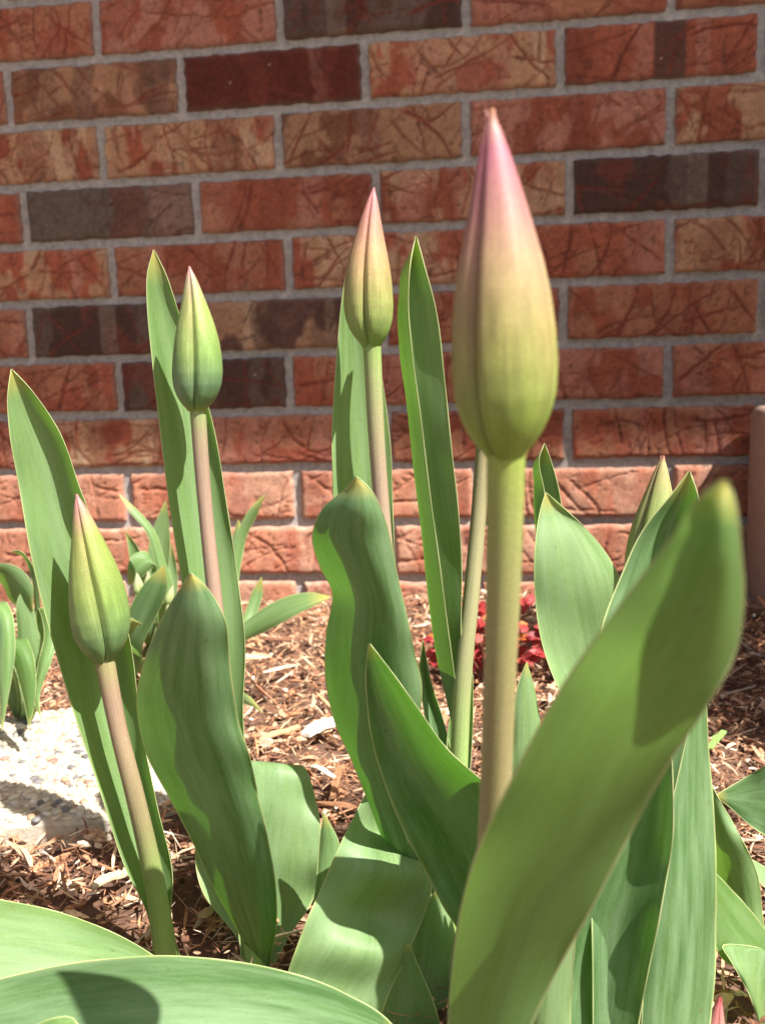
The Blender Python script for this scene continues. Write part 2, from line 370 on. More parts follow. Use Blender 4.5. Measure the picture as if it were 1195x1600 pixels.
def brick(u0, u1, hc, kind, seed, dense):
    global boff
    r = np.random.default_rng(seed)
    J = .0050; u0 += J; u1 -= J; h0, h1 = hc-BH/2+J+r.normal(0, .0004), hc+BH/2-J+r.normal(0, .0004)
    nx, ny = (110, 34) if dense else (20, 6)
    X, Y_ = np.meshgrid(np.linspace(0, 1, nx), np.linspace(0, 1, ny), indexing='ij')
    U = u0+(u1-u0)*X; Hh = h0+(h1-h0)*Y_
    xm = X*(u1-u0); ym = Y_*(h1-h0)
    Lw, Lh = u1-u0, h1-h0
    # ragged arrises and rounded corners
    ed = np.minimum(np.minimum(xm, Lw-xm), np.minimum(ym, Lh-ym))
    n1 = fbm(xm+seed, ym, seed % 991, 90, 3)
    U = U+(vnoise(ym*1, xm*0+seed, seed % 77, 120)-.5)*.0022*np.where((X < .02) | (X > .98), 1, 0)
    Hh = Hh+(vnoise(xm, ym*0+seed, seed % 97, 110)-.5)*.0022*np.where((Y_ < .04) | (Y_ > .96), 1, 0)
    depth = -0.0042*np.exp(-(ed/.0016)**1.2)-.0010*(n1-.5)
    # pressed twig-like grooves
    groove = np.zeros_like(X)
    ng = {'red': 16, 'dark': 9, 'org_lit': 14, 'buff': 20, 'pink': 17, 'grey': 12, 'brown': 18, 'dred': 7, 'rdark': 12, 'bdark': 15}[kind]
    for _ in range(ng):
        x0, y0 = r.uniform(0, Lw), r.uniform(0, Lh); ang = r.choice([r.normal(.6, .25), r.normal(-.9, .3), r.normal(1.4, .2), r.normal(.1, .2)])
        ln = r.uniform(.018, .06); wd = r.uniform(.0010, .0032); cv = r.normal(0, 4)
        dx, dy = xm-x0, ym-y0
        wob = (vnoise(xm, ym, int(r.integers(1e6)), 90)-.5)*.003
        a = dx*math.cos(ang)+dy*math.sin(ang); b_ = -dx*math.sin(ang)+dy*math.cos(ang)-cv*a*a+wob
        ww = wd*(1-.7*np.clip((a/ln+1)*.5, 0, 1))*(.7+.6*vnoise(xm, ym, int(r.integers(1e6)), 120))
        g = np.exp(-(b_/np.maximum(ww, 1e-4))**4)*sstep(ln, ln*.7, np.abs(a))
        groove = np.maximum(groove, g*r.uniform(.55, 1))
    if kind == 'org_lit' or r.random() < .35:       # fern or pine-tip fan impressions
        for _ in range(2):
            x0, y0 = r.uniform(.02, Lw-.02), r.uniform(.01, Lh-.01); dx, dy = xm-x0, ym-y0; rad = np.hypot(dx, dy); an = np.arctan2(dy, dx)
            fan = (np.cos(an*r.integers(11, 17))**6)*sstep(.017, .011, rad)*sstep(.002, .005, rad)*(np.cos(an-r.uniform(0, 6.28)) > -.3)
            groove = np.maximum(groove, fan*.8)
    depth = depth-groove*(.0020 if kind == 'org_lit' else .0015)
    patch = fbm(xm+seed*.1, ym*.7, seed % 501, 32, 4); patch2 = fbm(xm*1.2, ym*.35+seed, seed % 333, 45, 4); speck = fbm(xm, ym, seed % 211, 260, 3)
    red = np.array([.30, .085, .048]); dred = np.array([.17, .040, .026]); buff = np.array([.42, .235, .135]); org_lit = np.array([.46, .20, .125])
    dk = np.array([.075, .038, .030]); gy = np.array([.135, .10, .08]); pink = np.array([.42, .19, .14]); cream = np.array([.55, .40, .26])
    basec = {'red': red, 'buff': red*1.05, 'dark': dk, 'brown': np.array([.20, .085, .045]), 'pink': red, 'grey': gy, 'org_lit': org_lit, 'dred': dred*.62, 'rdark': red, 'bdark': dk*1.6}[kind]
    tone = r.uniform(.88, 1.12)
    c = np.ones(X.shape+(3,))*basec*tone
    def ov(mask, colr):
        nonlocal c; c = c*(1-mask[..., None])+np.asarray(colr)*mask[..., None]
    if kind in ('buff', 'brown', 'bdark', 'pink', 'red'):
        k = {'buff': .9, 'brown': .6, 'bdark': .65, 'pink': .7, 'red': .35}[kind]
        ov(k*sstep(.40, .50, patch), buff if kind != 'pink' else pink)
        ov(k*.5*sstep(.52, .66, patch2), cream if kind in ('buff', 'bdark') else pink)
    nb = int(r.integers(2, 5))
    for _ in range(nb):                          # vertical flashing bands
        xc = r.uniform(0, Lw); hw = r.uniform(.004, .018); e = r.uniform(.003, .010)
        wv = (vnoise(ym, ym*0+seed, int(r.integers(1e6)), 40)-.5)*.014
        mk = sstep(hw+e, hw, np.abs(xm-xc+wv+(n1-.5)*.012))*r.uniform(.2, .55)
        ov(mk, {'dark': gy*1.2, 'grey': dred, 'bdark': dk, 'brown': dk*1.6}.get(kind, pink if r.random() < .6 else dred))
    if kind == 'rdark':
        ov(.92*sstep(.030, .026, np.abs(xm-Lw*.58+(n1-.5)*.01))*sstep(.5, .44, patch+.1*(ym/Lh)+0*X+(.0)), dk*1.4)
        ov(.9*sstep(.018, .015, np.abs(xm-Lw*.55)), dk*1.2); ov(.5*sstep(.008, .006, np.abs(xm-Lw*.72)), pink)
    if kind == 'dark':
        ov(.55*sstep(.52, .66, patch), dred); ov(.45*sstep(.012, .009, np.abs(xm-Lw*r.uniform(.3, .8))), gy*1.7)
    if kind == 'grey': ov(.7*sstep(.012, 0, Lw*.78-xm), np.array([.26, .15, .115]))
    if kind == 'org_lit':
        ov(.6*sstep(.42, .60, patch), np.array([.56, .33, .23])); ov(.45*sstep(.55, .68, patch2), np.array([.40, .10, .05]))
    gc = {'grey': dk*1.5, 'bdark': dk*1.6, 'dark': dred*.9, 'org_lit': np.array([.30, .09, .05]), 'brown': dred*1.1, 'red': dred*1.1, 'pink': red*.8, 'buff': red*.72}.get(kind, dred)
    ov(groove*(.95 if kind != 'org_lit' else .4), gc)
    c = c*(.72+.56*speck)[..., None]*(.82+.36*fbm(xm+2, ym+seed, seed % 71, 70, 3))[..., None]
    ov(.35*np.exp(-(ed/.0015)), np.array([.34, .29, .25])*(.6 if kind in ('dark', 'grey') else 1))
    ov(.8*(speck > .80), cream); pit = sstep(.21, .15, fbm(xm+1, ym+seed, seed % 63, 190, 2)); depth = depth-pit*.0008; ov(.45*pit, dk)
    # assemble front + four sides
    out = .0045+depth+r.normal(0, .0006)
    vv = W(0, 0)[None, None]+np.stack([U*cy, -U*sy_, Hh], -1)+out[..., None]*WN
    ix = np.arange(nx*ny).reshape(nx, ny)
    f = np.stack([ix[:-1, :-1], ix[1:, :-1], ix[1:, 1:], ix[:-1, 1:]], -1).reshape(-1, 4)
    ring = np.r_[ix[:, 0], ix[-1, 1:], ix[-2::-1, -1], ix[0, -2:0:-1]]
    flat = vv.reshape(-1, 3); back = flat[ring]-WN*.03; bi = nx*ny+np.arange(len(ring))
    f2 = np.stack([ring, bi, np.roll(bi, -1), np.roll(ring, -1)], -1)
    cc = c.reshape(-1, 3)
    bv.append(np.r_[flat, back]); bf.append(np.r_[f, f2]+boff); bc.append(np.r_[cc, cc[ring]]); boff += len(flat)+len(back)
for r_ in range(-24, 14):
    h = -r_*BH
    lat = [(i+(0 if r_ % 2 == 0 else .5))*BW for i in range(-5, 9)]
    js = []
    for u in lat:
        x = pj(W(u, h))[0]
        if r_ in joints:
            near = [q for q in joints[r_] if abs(q-x) < 60]
            if near: u = px_u(near[0], h)
        js.append(u)
    for i in range(len(js)-1):
        x0, y0 = pj(W(js[i], h)); x1, _ = pj(W(js[i+1], h))
        vis = x1 > -20 and x0 < 1215 and -2 < r_+.0 < 12 or (r_ == -1 and x1 > -20 and x0 < 1215)
        kd = 'red'
        if r_ in kinds and vis:
            vis_i = sum(1 for j in range(i) if pj(W(js[j+1], h))[0] > 0)
            kd = kinds[r_][min(vis_i, len(kinds[r_])-1)]
            if r_ == 0: kd = kinds[0][min(vis_i+1, 6)]
        elif not vis: kd = random.choice(['red', 'red', 'buff', 'dark', 'pink', 'brown'])
        brick(js[i], js[i+1], h, kd, 1000+r_*37+i*911 if r_*37+i*911 > -900 else 5000+i, vis)
BRICK = attr_mat('fired_brick', .85, 260, .0007, .22, 0, .2)
mesh('wall', np.concatenate(bv), np.concatenate(bf), BRICK, house, col=np.concatenate(bc))
# mortar bed, recessed
nx, ny = 500, 260
uu = np.linspace(-1.1, 1.8, nx); hh = np.linspace(-13.7*BH, 24.5*BH, ny); UU, HH = np.meshgrid(uu, hh, indexing='ij')
dz = (fbm(UU+9, HH+9, 5, 60, 3)-.5)*.0022-.0032
vv = W(0, 0)+np.stack([UU*cy, -UU*sy_, HH], -1)+dz[..., None]*WN
ix = np.arange(nx*ny).reshape(nx, ny); f = np.stack([ix[:-1, :-1], ix[1:, :-1], ix[1:, 1:], ix[:-1, 1:]], -1).reshape(-1, 4)
MORTAR = simple('mortar', (.27, .25, .245), .95, c2=(.50, .46, .43), scale=160, bump=.001)
mesh('mortar', vv.reshape(-1, 3), f, MORTAR, house)

def boxv(c0, c1, ax=None):
    x0, y0, z0 = c0; x1, y1, z1 = c1
    v = np.array([(x0, y0, z0), (x1, y0, z0), (x1, y1, z0), (x0, y1, z0), (x0, y0, z1), (x1, y0, z1), (x1, y1, z1), (x0, y1, z1)], float)
    f = np.array([(0, 3, 2, 1), (4, 5, 6, 7), (0, 1, 5, 4), (1, 2, 6, 5), (2, 3, 7, 6), (3, 0, 4, 7)])
    return v, f
# eave: its shade ends on the bed joint between the two lit and the shaded courses
hs = -7.5*BH+.004; shade_z = hs+H0+CAMH
sn = SUN@WN; top = 2.3; over = (top-shade_z)*sn/SUN[2]
vE, fE = boxv((-2.5, 0, 0), (3.2, over, .16))
vE = np.array([W(a, top-H0-CAMH+c, b_-.0) for a, b_, c in vE]); fE = fE[:, ::-1]
mesh('eave', vE, fE, simple('painted_soffit', (.62, .60, .55), .6, c2=(.7, .68, .63), scale=6), house, smooth=False)
vB, fB = boxv((-1.1, -.25, 0), (1.8, -.02, 2.2)); vB = np.array([W(a, c-H0-CAMH, b_) for a, b_, c in vB])
mesh('inner_wall', vB, fB[:, ::-1], MORTAR, house, smooth=False)

# ------------------------------------------------------------------ ground
def gz(x, y): return (fbm(np.asarray(x)+5, np.asarray(y)+5, 11, 14, 4)-.5)*.034
nx, ny = 320, 260
xs = np.linspace(-.75, .9, nx); ys = np.linspace(-.1, 1.25, ny); XX, YY = np.meshgrid(xs, ys, indexing='ij')
ZZ = gz(XX, YY)+(fbm(XX, YY, 40, 90, 4)-.5)*.006-.004
SOIL = simple('soil', (.055, .028, .018), .95, c2=(.20, .105, .065), scale=130, bump=.002)
ix = np.arange(nx*ny).reshape(nx, ny); f = np.stack([ix[:-1, :-1], ix[1:, :-1], ix[1:, 1:], ix[:-1, 1:]], -1).reshape(-1, 4)
o = mesh('soil', np.stack([XX, YY, ZZ], -1).reshape(-1, 3), f, SOIL); o['kind'] = 'structure'
o = mesh('ground', [(-150, -150, -.03), (150, -150, -.03), (150, 150, -.03), (-150, 150, -.03)], [(0, 1, 2, 3)], simple('gravel_ground', (.22, .17, .13), .9, c2=(.32, .26, .20), scale=3)); o['kind'] = 'structure'

# mulch: shredded bark fibres and chips
def shards(n, xr, yr, lens, wids, cols, probs, zoff=0, seedr=None, pitch=.35, keep=None):
    r = np.random.default_rng(seedr)
    x = r.uniform(*xr, n); y = r.uniform(*yr, n)
    if keep is not None:
        k = keep(x, y); x, y = x[k], y[k]; n = len(x)
    L_ = r.lognormal(math.log(lens), .55, n).clip(.002, .045); wd = r.lognormal(math.log(wids), .5, n).clip(.0003, .006); th = wd*r.uniform(.2, .6, n)
    yaw = r.uniform(0, 6.28, n); pt = r.normal(0, pitch, n); z = gz(x, y)+r.uniform(0, .008, n)+zoff
    d = np.stack([np.cos(yaw)*np.cos(pt), np.sin(yaw)*np.cos(pt), np.sin(pt)], -1)
    rl = r.normal(0, .6, n); s0 = np.stack([-np.sin(yaw), np.cos(yaw), 0*yaw], -1); up0 = np.cross(d, s0)
    s = s0*np.cos(rl)[:, None]+up0*np.sin(rl)[:, None]; up = np.cross(d, s)
    cen = np.stack([x, y, z+np.abs(np.sin(pt))*L_*.35], -1); bendv = r.normal(0, .18, n)
    V_ = []
    for a, wk in ((-.5, .35), (-.15, 1), (.2, .85), (.5, .25)):
        for q, e in ((-1, -1), (1, -1), (1, 1), (-1, 1)):
            V_.append(cen+d*(a*L_)[:, None]+s*((q*wd*wk*.5*r.uniform(.7, 1.3, n))+bendv*L_*a*a)[:, None]+up*(e*th*wk*.5+bendv*L_*a*a*.6)[:, None])
    V_ = np.stack(V_, 1)
    fs = []
    for a in range(3):
        for q in range(4): fs.append((a*4+q, a*4+(q+1) % 4, a*4+4+(q+1) % 4, a*4+4+q))
    fs += [(3, 2, 1, 0), (12, 13, 14, 15)]
    fs = np.array(fs); Ff = (fs[None]+(np.arange(n)*16)[:, None, None]).reshape(-1, 4)
    ci = r.choice(len(cols), n, p=probs); cc = np.array(cols)[ci]*r.uniform(.65, 1.35, n)[:, None]
    return V_.reshape(-1, 3), Ff, np.repeat(cc, 16, 0)
COLS = [(.58, .37, .235), (.44, .215, .115), (.17, .08, .05), (.74, .58, .43), (.34, .16, .09)]
pv = [G(-90, 1150), G(60, 1128), G(150, 1112), G(285, 1180), G(300, 1262), G(180, 1292), G(-90, 1312)]
PV = np.array([p[:2] for p in pv])
def inside(x, y, poly=PV, grow=0):
    r = np.zeros(np.shape(x), bool); n = len(poly); c = poly.mean(0); pl = c+(poly-c)*(1+grow)
    for i in range(n):
        (x0, y0), (x1, y1) = pl[i], pl[(i+1) % n]
        k = ((y0 > y) != (y1 > y)) & (x < (x1-x0)*(y-y0)/((y1-y0) or 1e-9)+x0); r ^= k
    return r
notp = lambda x, y: ~inside(x, y, grow=-.06)
sv = [shards(26000, (-.5, .58), (.26, 1.1), .0055, .0006, COLS, [.30, .27, .15, .08, .20], -.001, 4, .5, keep=notp),
      shards(17000, (-.5, .58), (.26, 1.1), .0105, .0009, COLS, [.26, .27, .17, .08, .22], 0, 1, keep=notp),
      shards(9000, (-.5, .58), (.26, 1.1), .0075, .0022, COLS, [.28, .27, .15, .12, .18], -.001, 2, keep=notp),
      shards(900, (-.5, .58), (.28, 1.1), .017, .0036, COLS, [.42, .26, .04, .22, .06], .003, 3, .2, keep=notp)]
off = 0; VV, FF2, CC = [], [], []
for a, b_, c in sv: VV.append(a); FF2.append(b_+off); CC.append(c); off += len(a)
MULCH = attr_mat('bark_mulch', .8, 500, .0004, .3, 0, .25)
o = mesh('mulch', np.concatenate(VV), np.concatenate(FF2), MULCH, col=np.concatenate(CC), smooth=False)
tag(o, 'shredded reddish brown bark mulch covering the flower bed', 'mulch', kind='stuff')
# soil crumbs and pale grit
def ico():
    import bmesh
    bm = bmesh.new(); bmesh.ops.create_icosphere(bm, subdivisions=2, radius=1); v = np.array([x.co[:] for x in bm.verts]); f = np.array([[q.index for q in p.verts] for p in bm.faces]); bm.free(); return v, f
IV, IF = ico()
def blobs(x, y, z, sx, sy2, sz, cols, seed, rough=.25):
    r = np.random.default_rng(seed); n = len(x); a = r.uniform(0, 6.28, n)
    ph = r.uniform(0, 6.28, (n, 3)); base = IV[None]*(1+rough*(np.sin(IV[None, :, :]*2.3+ph[:, None])).mean(-1, keepdims=True))
    v = base*np.stack([sx, sy2, sz], -1)[:, None]
    ca, sa = np.cos(a)[:, None], np.sin(a)[:, None]
    v2 = np.stack([v[..., 0]*ca-v[..., 1]*sa, v[..., 0]*sa+v[..., 1]*ca, v[..., 2]], -1)+np.stack([x, y, z], -1)[:, None]
    return v2.reshape(-1, 3), (IF[None]+(np.arange(n)*len(IV))[:, None, None]).reshape(-1, 3), np.repeat(cols, len(IV), 0)
r = np.random.default_rng(5); n = 3800; x = r.uniform(-.45, .55, n); y = r.uniform(.3, 1.08, n); k = notp(x, y) & (vnoise(x+3, y+3, 91, 7) > .35); x, y = x[k], y[k]; n = len(x)
s = r.lognormal(math.log(.0013), .5, n).clip(.0005, .005); white = r.random(n) < .07
cols = np.where(white[:, None], [.75, .70, .62], np.array([.085, .045, .028])*r.uniform(.6, 1.9, n)[:, None])
s = np.where(white, s*.8, s)
a, b_, c = blobs(x, y, gz(x, y)+s*.5+r.uniform(0, .004, n), s, s*.8, s*.7, cols, 6)
o = mesh('soil_crumbs', a, b_, attr_mat('soil_crumb', .95, 700, .0005, .3, 0, .15), col=c)
tag(o, 'dark soil crumbs with white grit lying among the mulch', 'soil', kind='stuff')

# exposed-pebble stepping stone
pc = PV.mean(0)
slab = thing('stepping_stone', 'pale stepping stone with exposed rounded pebbles set in the mulch at left', 'stepping stone', (pc[0], pc[1], 0))
pts = []
for i in range(len(PV)):
    for q in np.linspace(0, 1, 10, endpoint=False):
        p_ = PV[i]*(1-q)+PV[(i+1) % len(PV)]*q; d = p_-pc; pts.append(pc+d*(1+(vnoise(np.array([p_[0]+3]), np.array([p_[1]+3]), 3, 50)[0]-.5)*.05))
pts = np.array(pts); n = len(pts); TOP = .007
v = np.r_[np.c_[pts, np.full(n, -.02)], np.c_[pts, np.full(n, TOP-.003)], np.c_[pc+(pts-pc)*.985, np.full(n, TOP)], [[pc[0], pc[1], TOP]]]
f = []
for i in range(n):
    j = (i+1) % n; f += [(i, j, n+j, n+i), (n+i, n+j, 2*n+j, 2*n+i), (2*n+i, 2*n+j, 3*n)]
mesh('slab', v, f, simple('slab_cement', (.38, .33, .26), .9, c2=(.56, .50, .41), scale=240, bump=.0015), slab, smooth=False)
r = np.random.default_rng(12); cand = r.uniform([-.5, .5], [-.12, .8], (14000, 2)); cand = cand[inside(cand[:, 0], cand[:, 1], grow=-.015)]
keep = []; cell = {}
for p_ in cand:
    kx, ky = int(p_[0]/.005), int(p_[1]/.005); ok = True
    for i in (-1, 0, 1):
        for j in (-1, 0, 1):
            for q in cell.get((kx+i, ky+j), []):
                if (q[0]-p_[0])**2+(q[1]-p_[1])**2 < .0041**2: ok = False
    if ok: cell.setdefault((kx, ky), []).append(p_); keep.append(p_)
keep = np.array(keep); n = len(keep); s = r.uniform(.0019, .0036, n)
pal = np.array([(.56, .49, .38), (.64, .58, .48), (.46, .37, .27), (.52, .44, .33), (.17, .16, .16), (.28, .17, .13), (.40, .26, .17)])
ci = r.choice(7, n, p=[.28, .25, .15, .15, .08, .04, .05]); cols = pal[ci]*r.uniform(.85, 1.1, n)[:, None]
a, b_, c = blobs(keep[:, 0], keep[:, 1], TOP+s*.15+r.uniform(-.0004, .0004, n), s*r.uniform(.9, 1.5, n), s*r.uniform(.7, 1.0, n), s*.55, cols, 8, .12)
o = mesh('pebbles', a, b_, attr_mat('pebble', .6, 900, .0001, .12, 0, .4), slab, col=c); o['kind'] = 'stuff'
a, b_, c = shards(4200, (-.5, -.12), (.48, .64), .006, .0010, COLS, [.3, .3, .15, .1, .15], .006, 21, .2, keep=lambda x, y: inside(x, y, grow=.02) & (vnoise(x+3, y+3, 61, 40)*.8+((.575-y)/.1) > .75))
o = mesh('mulch', a, b_, MULCH, col=c, smooth=False); tag(o, 'loose bark fibres spilled over the near edge of the pebbled stone', 'mulch', kind='stuff')

# larger single chips
def chip(name, a, b_, wd, th, col, label, cat='wood chip', grp=None):
    A, B = G(*a), G(*b_); d = B-A; Ln = np.linalg.norm(d); d /= Ln; s_ = np.cross(d, [0, 0, 1]); up = np.array([0, 0, 1.])
    nl = 14; vs, cs = [], []; rr = np.random.default_rng(int(a[0]*7+a[1]))
    c0 = (A+B)/2; base = thing_base = c0.copy(); base[2] = float(gz(c0[0], c0[1]))+.010
    for i in range(nl):
        q = i/(nl-1); wk = wd*(.55+.5*math.sin(math.pi*min(1, max(0, q*.9+.05))))*rr.uniform(.85, 1.12)
        for k_, (e1, e2) in enumerate(((-1, -1), (-.3, -1.2), (.4, -1), (1, -.8), (1.05, .8), (.4, 1.15), (-.3, .9), (-1, 1))):
            vs.append(base+d*(q-.5)*Ln*(1+rr.normal(0, .012))+s_*(e1*wk*.5)+up*(e2*th*.5*rr.uniform(.8, 1.2)+.0015*math.sin(q*5)))
            cs.append(np.array(col)*rr.uniform(.8, 1.15))
    f = []
    for i in range(nl-1):
        for k_ in range(8): f.append((i*8+k_, i*8+(k_+1) % 8, i*8+8+(k_+1) % 8, i*8+8+k_))
    f += [tuple(range(7, -1, -1)), tuple(range((nl-1)*8, nl*8))]
    o = mesh(name, np.array(vs), f, MULCH, col=np.array(cs), smooth=False); tag(o, label, cat, grp); return o
chip('wood_chip', (402, 1176), (468, 1146), .0062, .002, (.55, .36, .20), 'flat tan wood chip lying on the mulch left of the white chip')
chip('wood_chip', (478, 1166), (535, 1136), .013, .003, (.85, .80, .70), 'broad whitish wood chip between the two upright leaves')
chip('wood_chip', (148, 1420), (205, 1388), .0062, .002, (.66, .50, .34), 'pale splintered wood chip in front of the pebbled stone')
chip('wood_chip', (522, 1275), (532, 1222), .0052, .002, (.34, .17, .09), 'brown upright bark chip beside the wide lit leaf at centre')
chip('wood_chip', (488, 1232), (530, 1250), .004, .0015, (.75, .64, .50), 'small cream wood splinter above the brown bark chip')
chip('wood_chip', (1128, 1262), (1165, 1238), .006, .002, (.26, .13, .08), 'dull brown chip in the shade beneath the far right leaves')
chip('twig', (1100, 1108), (1180, 1076), .0012, .0012, (.60, .50, .40), 'thin dry twig lying in the shade near the brown post', 'twig')
chip('twig', (1096, 1128), (1118, 1094), .0022, .0012, (.50, .12, .10), 'short reddish twig poking out beside the blurred leaf', 'twig')
chip('leaf_scrap', (1108, 1192), (1130, 1160), .006, .0008, (.22, .34, .10), 'torn green leaf scrap lying on shaded mulch', 'leaf scrap')

# ------------------------------------------------------------------ brown post, right
pb = np.array([.47, .978, 0])
post = thing('garden_post', 'brown rounded-corner post standing against the brick wall at the right edge', 'post', (pb[0], pb[1], 0))
lx = P(1206, 800, pb[1])[0]; ztop = P(1190, 640, pb[1])[2]; ww, dd = .13, .07; rc = .012
prof_ = []
for (cx_, cz_, a0) in ((lx+rc, ztop-rc, 180), (lx+ww-rc, ztop-rc, 90)):
    for i in range(7): an = math.radians(a0-i*15); prof_.append((cx_+rc*math.cos(an), cz_+rc*math.sin(an)))
prof_ = [(lx, -.02)]+prof_+[(lx+ww, -.02)]
vs, f = [], []; n = len(prof_); ring_y = [(0.0, .003), (.003, 0), (dd-.003, 0), (dd, .003)]
for yy, ins in ring_y:
    for (x_, z_) in prof_:
        cx_ = lx+ww/2; vs.append((x_+(ins if x_ < cx_ else -ins), pb[1]+yy, z_-(ins if z_ > 0 else 0)))
for k_ in range(3):
    for i in range(n-1): f.append((k_*n+i, k_*n+i+1, (k_+1)*n+i+1, (k_+1)*n+i))
f += [tuple(range(n-1, -1, -1)), tuple(range(3*n, 4*n))]
mesh('post_body', vs, f, simple('brown_paint', (.34, .22, .165), .75, c2=(.44, .30, .23), scale=70, bump=.0008), post)

# ------------------------------------------------------------------ tulips
PUR = (.24, .15, .12); GRN = (.20, .33, .08); OLV = (.27, .28, .12)
TG = 'tulips about to open in front of the brick wall'
def plant(label, base, cat='tulip', name='tulip', grp=TG): return thing(name, label, cat, (base[0], base[1], 0), grp)

# A: left
bA = G(262, 1500); A = plant('leftmost budding tulip, green bud with pink tip before a long upright leaf', bA)
stem(A, [(163, 1026, .42), (183, 1130, .42), (213, 1250, .42), (240, 1370, .424)], bA, [.0040, .0043, .0046, .0052, .0058], [(0, (.27, .26, .11)), (.12, (.30, .20, .14)), (.5, (.26, .22, .11)), (.75, (.2, .32, .08)), (1, (.24, .36, .12))])
bud(A, P(163, 1032, .42), P(120, 772, .42), .0275, math.radians(0), twist=34, stops=[(0, (.50, .20, .22)), (.10, (.45, .27, .18)), (.25, (.33, .40, .10)), (.6, (.25, .37, .09)), (.85, (.17, .29, .11)), (1, (.22, .32, .10))], bend=P(150, 900, .42)-P(143, 900, .42))
leaf(A, [(18, 577, 19, 577, 0.424, 0.000125, 0, 0.5), (13, 612, 45, 604, 0.4238, 0.004, -0.003, 0.5), (15, 670, 88, 665, 0.4254, 0.009125, -0.008, 0.62), (32, 770, 126, 765, 0.4287, 0.01, -0.011, 0.6), (52, 880, 165, 870, 0.4299, 0.01, -0.013, 0.6), (82, 1000, 203, 1000, 0.4311, 0.01, -0.013, 0.6),
         (118, 1120, 220, 1130, 0.4302, 0.01, -0.012, 0.6), (158, 1240, 246, 1260, 0.4293, 0.01, -0.011, 0.6), (198, 1360, 270, 1370, 0.4275, 0.009, -0.009, 0.5), (232, 1432, 268, 1440, 0.426, 0.0045, -0.006, 0.5)], bA, LEAF, nr=80)
# B
bB = G(402, 1522); B = plant('budding tulip with plain green bud, second from left, behind a broad bluish leaf', bB)
stem(B, [(309, 636, .45), (318, 760, .45), (332, 900, .447), (355, 1100, .44), (385, 1350, .43)], bB, [.0034, .0036, .0039, .0044, .005, .0056], [(0, (.22, .30, .10)), (.06, (.30, .21, .15)), (.35, (.30, .20, .15)), (.6, (.26, .30, .1)), (1, (.22, .34, .1))])
bud(B, P(308, 642, .45), P(296, 416, .45), .0242, math.radians(-6), [(0, (.50, .22, .24)), (.1, (.36, .33, .19)), (.28, (.36, .44, .13)), (.6, (.25, .40, .11)), (.82, (.14, .25, .12)), (.95, (.17, .28, .10)), (1, (.3, .36, .07))], bend=P(305, 550, .45)-P(299, 550, .45))
leaf(B, [(240, 390, 241, 390, 0.47, 0.000125, 0, 0.5), (231, 425, 258, 425, 0.4695, 0.003375, -0.0018, 0.5), (230, 470, 276, 478, 0.4708, 0.00575, -0.0036, 0.6), (238, 560, 302, 560, 0.4717, 0.008, -0.0054, 0.62), (249, 660, 332, 660, 0.4713, 0.01, -0.0063, 0.62), (264, 780, 353, 780, 0.4696, 0.01, -0.0063, 0.6), (283, 900, 371, 900, 0.466, 0.01, -0.0063, 0.6),
         (302, 1020, 383, 1010, 0.4614, 0.01, -0.0063, 0.5), (325, 1130, 380, 1120, 0.4569, 0.006875, -0.009, 0.5), (350, 1260, 395, 1260, 0.445, 0.005625, -0.0045, 0.5)], bB, LEAF, nr=80)
leaf(B, [(298, 896, 299, 896, 0.319, -0.0001, 0, 0.5), (283, 918, 318, 912, 0.3218, -0.0035, 0.003, 0.5), (256, 962, 346, 955, 0.3289, -0.008, 0.01, 0.5), (226, 1035, 359, 1040, 0.3422, -0.008, 0.015, 0.52), (214, 1100, 372, 1125, 0.3552, -0.008, 0.015, 0.52), (226, 1170, 392, 1190, 0.3656, -0.008, 0.014, 0.55), (262, 1240, 405, 1250, 0.3757, -0.008, 0.012, 0.55),
         (298, 1310, 420, 1320, 0.3872, -0.008, 0.011, 0.55), (338, 1395, 432, 1400, 0.3999, -0.008, 0.01, 0.5), (375, 1462, 430, 1460, 0.4099, -0.0055, 0.008, 0.5), (392, 1505, 422, 1505, 0.416, -0.003, 0.005, 0.5)], bB, LEAF_BLUE_SHADE, nr=80, wave=.001, label='broad bluish green leaf curling open to the right')
leaf(B, [(398, 1262, 402, 1262, .50, 0, 0), (385, 1215, 450, 1212, .492, 0, .004), (370, 1186, 472, 1196, .478, 0, .006), (338, 1240, 494, 1252, .464, .0, .003), (305, 1330, 502, 1335, .452, 0, -.003), (318, 1395, 492, 1400, .445, 0, -.008), (370, 1465, 452, 1462, .435, 0, -.008)], bB, LEAF_PALE, wave=.0012, label='pale rounded leaf folded over behind the bluish one')
